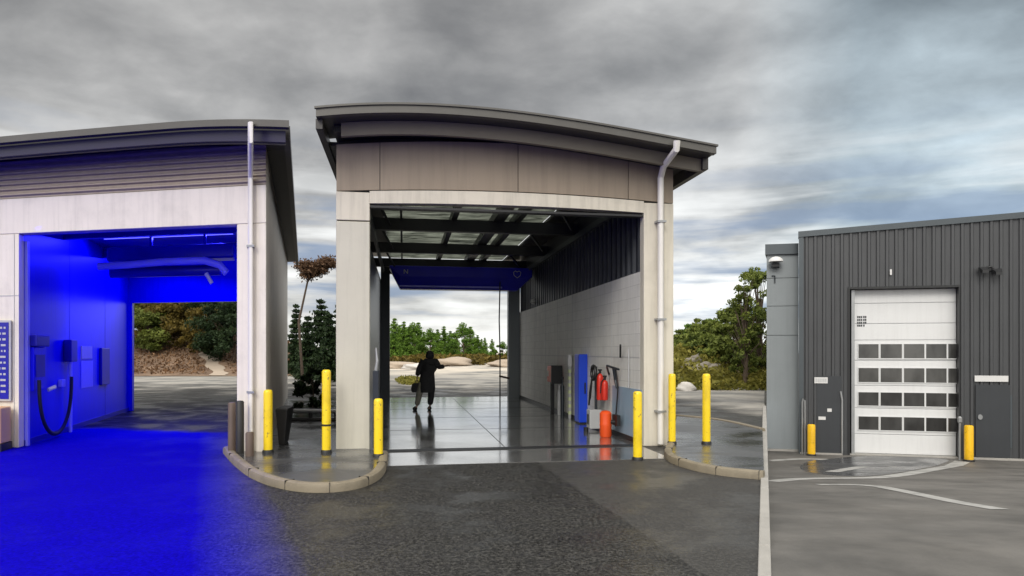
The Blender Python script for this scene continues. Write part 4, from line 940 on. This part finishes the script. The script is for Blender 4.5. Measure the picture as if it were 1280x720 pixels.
for i, (px, py) in enumerate(row):
    D = random.uniform(72, 92); j = (0, 1, 0, 1, 2)[i % 5]; py += random.uniform(-5, 6); move_copy(protos[j], px, D, Hs[j], htop(px, py, D), LABP, random.random()*6.28)
# conifers in the gap between the bays and above
for px, py, D, rr in ((401, 374, 36, 0.95), (385, 395, 34, 0.5), (412, 392, 33, 0.6), (370, 380, 40, 0.5), (424, 380, 38, 0.8)):
    conifer(spot(px, D), htop(px, py, D), rr*1.15, 3600, 0.10, 'dark narrow conifer standing behind the gap between the two bays', group='dark conifers in the gap', mtl='leaf_dark', gappy=0.15, name='conifer')
# flat topped bare tree
l = spot(379, 30); ft = thing('flat_topped_tree', l, 'reddish brown flat-topped tree rising above the gap between the bays', 'tree')
zt0 = at(386, 345, 30)
MB().tube([l, (l[0]-0.2, l[1], 3), tuple(zt0)], [0.07, 0.055, 0.04], 8).build('trunk', 'bark', ft)
m_ = MB()
for px, py in ((378, 333), (384, 330), (391, 336), (404, 328), (413, 326), (417, 332)): m_.tube([tuple(zt0), tuple(at(px, py, 30))], [0.035, 0.012], 5)
m_.build('branches', 'bark', ft)
C = []; 
for px, py in ((378, 334), (383, 331), (388, 334), (394, 333), (400, 330), (406, 329), (411, 327), (416, 329), (391, 341), (384, 344), (402, 337), (397, 338)):
    p = np.array(at(px, py, 30)); C.append(p+rng.normal(size=(420, 3))*np.array([0.14, 0.3, 0.09]))
C = np.concatenate(C); quads(C, 0.07*rng.uniform(.6, 1.4, len(C)), rng.random(len(C))*0.4, 'crown', 'brush_brown', ft)
broad((-5.75, 19.2, 0), 1.15, 0.5, 2600, 0.06, 'dark low bush behind the black pipe barrier', 'bush', None, 'leaf_dark', 'bush', 0.05, 22)
# hill behind the blue bay: brush, sandy track, trees on top
n = 10000; X = rng.uniform(-42, -14, n); Y = rng.uniform(47, 64, n); k = -X/Y
PTH = [(-19.9, 45.5), (-21.6, 49), (-23.8, 52.5), (-25.8, 56), (-27.3, 59)]; pc = np.interp(Y, [p[1] for p in PTH], [p[0] for p in PTH]); keep = (k > 0.29) & ((np.abs(X-pc) > 0.6+0.5*rng.random(n)) | (Y > 59)); X, Y = X[keep], Y[keep]; Z = np.array([zl(a, b) for a, b in zip(X, Y)])
o = quads(np.stack([X, Y, Z+rng.random(len(X))*0.35], 1), 0.12*rng.uniform(.6, 1.5, len(X)), rng.random(len(X)), 'brush', 'brush_brown'); tag(o, 'dry brown brush covering the hillside behind the blue bay', 'brush', kind='stuff')
hm = MB(); xs = np.arange(-48, -11, 1.0); ys = np.arange(45, 70, 1.0); nn = len(xs)
hm.add([(a, b, zl(a, b)+0.03+(0 if -a/b > 0.30 else -0.3)) for b in ys for a in xs], [(i*nn+j, i*nn+j+1, (i+1)*nn+j+1, (i+1)*nn+j) for i in range(len(ys)-1) for j in range(nn-1)])
struct(hm.build('hill', 'hill_soil', smooth=True))
pt = PTH; A = []; B = []
for i in range(25):
    f = i/24*4; j = min(3, int(f)); a = f-j; xx = pt[j][0]*(1-a)+pt[j+1][0]*a; yy = pt[j][1]*(1-a)+pt[j+1][1]*a
    A.append((xx-0.55-0.2*math.sin(i), yy, zl(xx-0.55, yy)+0.06)); B.append((xx+0.55+0.2*math.cos(i*1.7), yy, zl(xx+0.55, yy)+0.06))
m_ = MB(); m_.strip(A, B); struct(m_.build('path', 'sand'))
for i, (px, py, D, mt, kind) in enumerate([(176, 366, 60, 'leaf_mid', 0), (194, 350, 63, 'leaf_olive', 1), (212, 345, 60, 'leaf_olive', 1), (231, 350, 62, 'leaf_olive', 0), (250, 345, 60, 'leaf_mid', 1), (268, 352, 58, 'leaf_dark', 0), (285, 340, 57, 'leaf_dark', 1), (300, 345, 60, 'leaf_dark', 0), (222, 372, 57, 'leaf_olive', 1), (205, 385, 56, 'leaf_olive', 1), (274, 385, 52, 'leaf_dark', 1), (292, 380, 51, 'leaf_dark', 1), (258, 388, 54, 'leaf_olive', 1), (186, 392, 55, 'leaf_mid', 1)]):
    lab = {'leaf_dark': 'dark bushy tree on the hill, right side of the view through the blue bay', 'leaf_olive': 'olive brown autumn tree on the hill seen through the blue bay', 'leaf_mid': 'green tree on the hill seen through the blue bay'}[mt]
    g = {'leaf_dark': 'dark trees on the hill', 'leaf_olive': 'autumn trees on the hill', 'leaf_mid': 'green trees on the hill'}[mt]
    broad(spot(px, D), max(2.0, htop(px, py, D)), 2.2, 7000, 0.125, lab, group=g, mtl=mt, low=0.1, clumps=44)
# scrub bank and trees on the right
n = 26000; Y = rng.uniform(28.5, 45, n); k = rng.uniform(0.215, 0.41, n); X = k*Y; Z = np.array([zl(a, b) for a, b in zip(X, Y)])
clump = np.sin(X*1.9+np.cos(Y*1.3)*2)*np.cos(Y*1.7+X)
keep = clump+rng.normal(size=n)*0.5 > -0.35; X, Y, Z, clump = X[keep], Y[keep], Z[keep], clump[keep]
o = quads(np.stack([X, Y, Z+rng.random(len(X))**1.3*(0.25+0.55*np.clip(clump+0.4, 0, 1.4))], 1), 0.11*rng.uniform(.6, 1.6, len(X)), np.clip(rng.random(len(X))*0.7+0.25*clump+0.15, 0, 1), 'scrub', 'leaf_yellow')
tag(o, 'yellow green scrub on the bank behind the right kerb island', 'scrub', kind='stuff')
for i, (px, py, D, rr, mt, kd) in enumerate([(850, 412, 44, 1.3, 'leaf_mid', 0), (860, 405, 46, 1.2, 'leaf_green', 0), (871, 398, 44, 1.3, 'leaf_mid', 0), (882, 400, 42, 1.2, 'leaf_mid', 0), (893, 403, 44, 1.3, 'leaf_green', 1), (903, 398, 40, 1.2, 'leaf_mid', 1), (912, 388, 38, 1.2, 'leaf_mid', 1), (866, 420, 38, 1.2, 'leaf_mid', 1), (888, 423, 37, 1.2, 'leaf_mid', 1), (905, 425, 35, 1.2, 'leaf_mid', 1), (952, 395, 34, 1.2, 'leaf_mid', 1)]):
    f = conifer if kd == 0 else broad
    kw = dict(group='green bushes and young trees on the right bank', mtl=mt, name='young_tree')
    f(spot(px, D), htop(px, py, D), rr, 2800, 0.115, 'young green tree on the bank right of the centre bay', **kw)
broad(spot(931, 30), htop(931, 341, 30), 1.05, 3800, 0.085, 'tallest tree on the right bank, airy and dark green, next to the annex', mtl='leaf_mid', low=0.12, clumps=52)
broad(spot(949, 31), htop(949, 343, 31), 0.95, 3600, 0.085, 'second tall airy tree, close against the annex corner', mtl='leaf_mid', low=0.12, clumps=48)
broad(spot(921, 33), htop(921, 382, 33), 0.9, 3600, 0.10, 'bushy tree left of the tallest tree on the right bank', mtl='leaf_mid', low=0.08, clumps=34)
# rocks
def rock(loc, r, mtl, label, cat='boulder', group=None, sq=0.7):
    bm = bmesh.new(); bmesh.ops.create_icosphere(bm, subdivisions=3, radius=1)
    sx, sy = random.uniform(.8, 1.3), random.uniform(.8, 1.2); ph = random.random()*9
    for v in bm.verts:
        c = v.co; d = 1+0.16*math.sin(c.x*3+ph)*math.cos(c.y*2.6+ph)+0.09*math.sin(c.z*6+c.x*4+ph)
        v.co = Vector((c.x*sx*r*d, c.y*sy*r*d, c.z*r*sq*d))
    me = bpy.data.meshes.new('boulder'); bm.to_mesh(me); bm.free(); me.materials.append(MATS[mtl])
    for p in me.polygons: p.use_smooth = True
    o = bpy.data.objects.new('boulder', me); COL.objects.link(o); o.location = Vector(loc)+Vector((0, 0, r*sq*0.45)); return tag(o, label, cat, group)
l = spot(858, 28.5); rock((l[0], l[1], l[2]-0.05), 0.42, 'boulder', 'white boulder at the road edge between the right pier and the lone bollard')
for px, D, r in ((870, 33, .5), (880, 34, .45), (864, 35, .5), (876, 36, .6), (892, 34, .4), (855, 34, .45)): rock(spot(px, D), r, 'rock_dark', 'grey brown boulder in the scrub of the right bank', group='boulders on the right bank')
for px, D, r, m, lab in ((500, 62, 1.7, 'sand', 'low sandy mound at the left, beyond the centre bay'), (528, 60, 1.5, 'boulder', 'pale mound behind the person, beyond the centre bay'), (565, 66, 2.2, 'sand', 'long sandy mound right of the person, beyond the centre bay'), (640, 64, 2.0, 'sand', 'sandy mound beyond the far right side of the centre bay')): rock(spot(px, D), r, m, lab, 'mound', sq=0.24)
# low brush below the pines
n = 9000; Y = rng.uniform(66, 78, n); k = rng.uniform(-0.2, 0.03, n); X = k*Y; Z = np.array([zl(a, b) for a, b in zip(X, Y)])
keep = np.sin(X*1.1)+np.cos(Y*0.9+X*.4) > -0.6; X, Y, Z = X[keep], Y[keep], Z[keep]
tag(quads(np.stack([X, Y, Z+rng.random(len(X))*0.7], 1), 0.24*rng.uniform(.6, 1.5, len(X)), rng.random(len(X)), 'undergrowth', 'leaf_olive'), 'low olive undergrowth at the foot of the young pines', 'undergrowth', kind='stuff')
n = 2600; Y = rng.uniform(33, 42, n); k = rng.uniform(-0.175, -0.125, n); X = k*Y; keep = ((Y-37.5)/4.5)**2+((k+0.152)/0.022)**2 < 0.6+0.5*rng.random(len(X)); X, Y = X[keep], Y[keep]
tag(quads(np.stack([X, Y, rng.random(len(X))*0.14+0.01], 1), 0.09*rng.uniform(.6, 1.5, len(X)), rng.random(len(X)), 'grass', 'leaf_yellow'), 'rough grass patch behind the person beyond the bay', 'grass', kind='stuff')

# ------------------------------------------------------------------ person
pb = at(537, 513, 18.85); PX, PY, PZ = pb.x, pb.y, 0.012
per = thing('person', (PX, PY, PZ), 'person in dark hooded coat walking through the wet bay, one arm out, carrying a bag', 'person')
def skin_obj(name, verts, edges, rads, mtl, parent, sub=2, root=0):
    me = bpy.data.meshes.new(name); me.from_pydata(verts, edges, []); o = bpy.data.objects.new(name, me); COL.objects.link(o)
    me.materials.append(MATS[mtl]); sk = o.modifiers.new('skin', 'SKIN'); sk.use_smooth_shade = True
    for i, r in enumerate(rads): me.skin_vertices[0].data[i].radius = r if isinstance(r, tuple) else (r, r); me.skin_vertices[0].data[i].use_root = (i == root)
    sb_ = o.modifiers.new('sub', 'SUBSURF'); sb_.levels = sub; sb_.render_levels = sub
    o.parent = parent; return o
# body facing left-away; picture x to the right, y away from camera
LF = Vector((-0.40, -0.06, 0.0)); RF = Vector((0.0, 0.05, 0.0))
V = [(-0.07, 0, 0.92), (-0.06, 0.01, 1.10), (-0.04, 0.02, 1.30), (-0.02, 0.03, 1.44), (0.0, 0.0, 1.52), (0.0, -0.01, 1.62), (0.0, 0.0, 1.69),   # 0-6 pelvis..head
     (-0.17, 0.02, 1.38), (-0.30, 0.05, 1.15), (-0.35, 0.0, 0.92),                                    # 7-9 left arm, bag hand
     (0.15, 0.02, 1.38), (0.27, -0.02, 1.22), (0.45, -0.08, 1.25),                                     # 10-12 right arm held out
     (-0.16, 0, 0.86), (-0.28, -0.06, 0.48), (-0.36, 0.0, 0.10), (-0.42, -0.13, 0.04),                   # 13-16 left leg
     (0.01, 0, 0.86), (0.05, 0.02, 0.47), (0.0, 0.08, 0.10), (-0.02, -0.08, 0.04)]                    # 17-20 right leg
E = [(0, 1), (1, 2), (2, 3), (3, 4), (4, 5), (5, 6), (3, 7), (7, 8), (8, 9), (3, 10), (10, 11), (11, 12), (0, 13), (13, 14), (14, 15), (15, 16), (0, 17), (17, 18), (18, 19), (19, 20)]
Rd = [(.13, .09), (.11, .08), (.12, .09), (.09, .07), .045, (.07, .08), .055, .05, .038, .026, .05, .038, .026, .075, .046, .03, .03, .075, .046, .03, .03]
skin_obj('body', V, E, Rd, 'skin', per)
# hands: palm with fingers
def hand(root, dirv_, side, name='hand'):
    d = Vector(dirv_).normalized(); s = Vector(side).normalized(); r0 = Vector(root); v = [tuple(r0), tuple(r0+d*0.07)]; e = [(0, 1)]; rr = [0.024, 0.03]
    for i, (o, L_) in enumerate(((-0.03, .06), (-0.01, .075), (0.01, .07), (0.03, .055))):
        a = r0+d*0.08+s*o; b = a+d*L_*0.5; c = b+d*L_*0.35+Vector((0, 0, -0.025)); k_ = len(v); v += [tuple(a), tuple(b), tuple(c)]; e += [(1, k_), (k_, k_+1), (k_+1, k_+2)]; rr += [0.010, 0.009, 0.008]
    k_ = len(v); v += [tuple(r0+d*0.035-s*0.035), tuple(r0+d*0.075-s*0.06)]; e += [(0, k_), (k_, k_+1)]; rr += [0.012, 0.009]
    return skin_obj(name, v, e, rr, 'skin', per, 1)
hand((-0.35, 0.0, 0.92), (-0.05, 0, -1), (0, 1, 0)); hand((0.45, -0.08, 1.25), (1, -0.2, 0.1), (0, 0.9, 0.3))
# coat: lofted skirt and sleeves
cv = [(-0.07, 0, 0.80), (-0.06, 0.01, 1.05), (-0.04, 0.02, 1.28), (-0.02, 0.03, 1.42), (-0.18, 0.02, 1.37), (-0.31, 0.05, 1.14), (-0.35, 0.0, 0.96), (0.16, 0.02, 1.37), (0.28, -0.02, 1.21), (0.43, -0.08, 1.24)]
ce = [(0, 1), (1, 2), (2, 3), (3, 4), (4, 5), (5, 6), (3, 7), (7, 8), (8, 9)]
skin_obj('coat', cv, ce, [(.23, .17), (.20, .15), (.22, .16), (.17, .14), .11, .09, .07, .11, .085, .06], 'black_cloth', per)
m_ = MB(); rings = []
for z_, rx, ry, dx in ((1.08, .19, .15, 0), (.9, .21, .17, -.01), (.75, .225, .18, -.03), (.62, .24, .19, -.04), (.50, .23, .18, -.05)):
    rings.append([(PX-0.06+dx*0.5+rx*math.cos(a*math.pi/10)*(1+0.05*math.sin(a*2.5)), PY+ry*math.sin(a*math.pi/10), PZ+z_) for a in range(20)])
m_.loft(rings); m_.build('coat_skirt', 'black_cloth', per, smooth=True)
# hood with opening, face side turned left
hv = [(0.0, 0.02, 1.42), (0.01, 0.0, 1.57), (0.01, 0.0, 1.69)]
skin_obj('hood', hv, [(0, 1), (1, 2)], [(.14, .13), (.13, .14), (.085, .10)], 'black_cloth', per)
# legs clothed
skin_obj('trouser_leg', [(0.01, 0, 0.86), (0.05, 0.02, 0.47), (0.0, 0.08, 0.12)], [(0, 1), (1, 2)], [.13, .10, .085], 'black_cloth', per)
tl = skin_obj('trouser_leg', [(-0.16, 0, 0.86), (-0.28, -0.06, 0.48), (-0.36, 0.0, 0.12)], [(0, 1), (1, 2)], [.13, .095, .075], 'pale_cloth', per); tl['label'] = 'pale trouser leg'
for (fx, fy, dx, dy) in ((-0.38, 0.0, -0.06, -0.14), (0.0, 0.08, -0.02, -0.15)):
    skin_obj('shoe', [(fx, fy+0.03, 0.05), (fx+dx*.5, fy+dy*.5, 0.045), (fx+dx, fy+dy, 0.035)], [(0, 1), (1, 2)], [.07, .062, .045], 'rubber', per)
bgt = thing('handbag', (PX-0.37, PY, PZ+0.5), 'soft black bag hanging from the walking person\'s lower hand', 'bag')
m_ = MB(); m_.loft([[(PX-0.37+sx*wx, PY+sy*0.07*1, PZ+z_) for sx, sy in ((-1, -1), (1, -1), (1, 1), (-1, 1))] for z_, wx in ((0.50, .13), (.60, .15), (.70, .13), (.76, .09))]); m_.build('body', 'black_cloth', bgt, bevel=0.03)
m_ = MB(); m_.tube([(PX-0.42, PY, PZ+.75), (PX-0.40, PY, PZ+.82), (PX-0.355, PY, PZ+.85), (PX-0.32, PY, PZ+.82), (PX-0.31, PY, PZ+.75)], 0.01, 6); m_.build('handle', 'black_cloth', bgt)
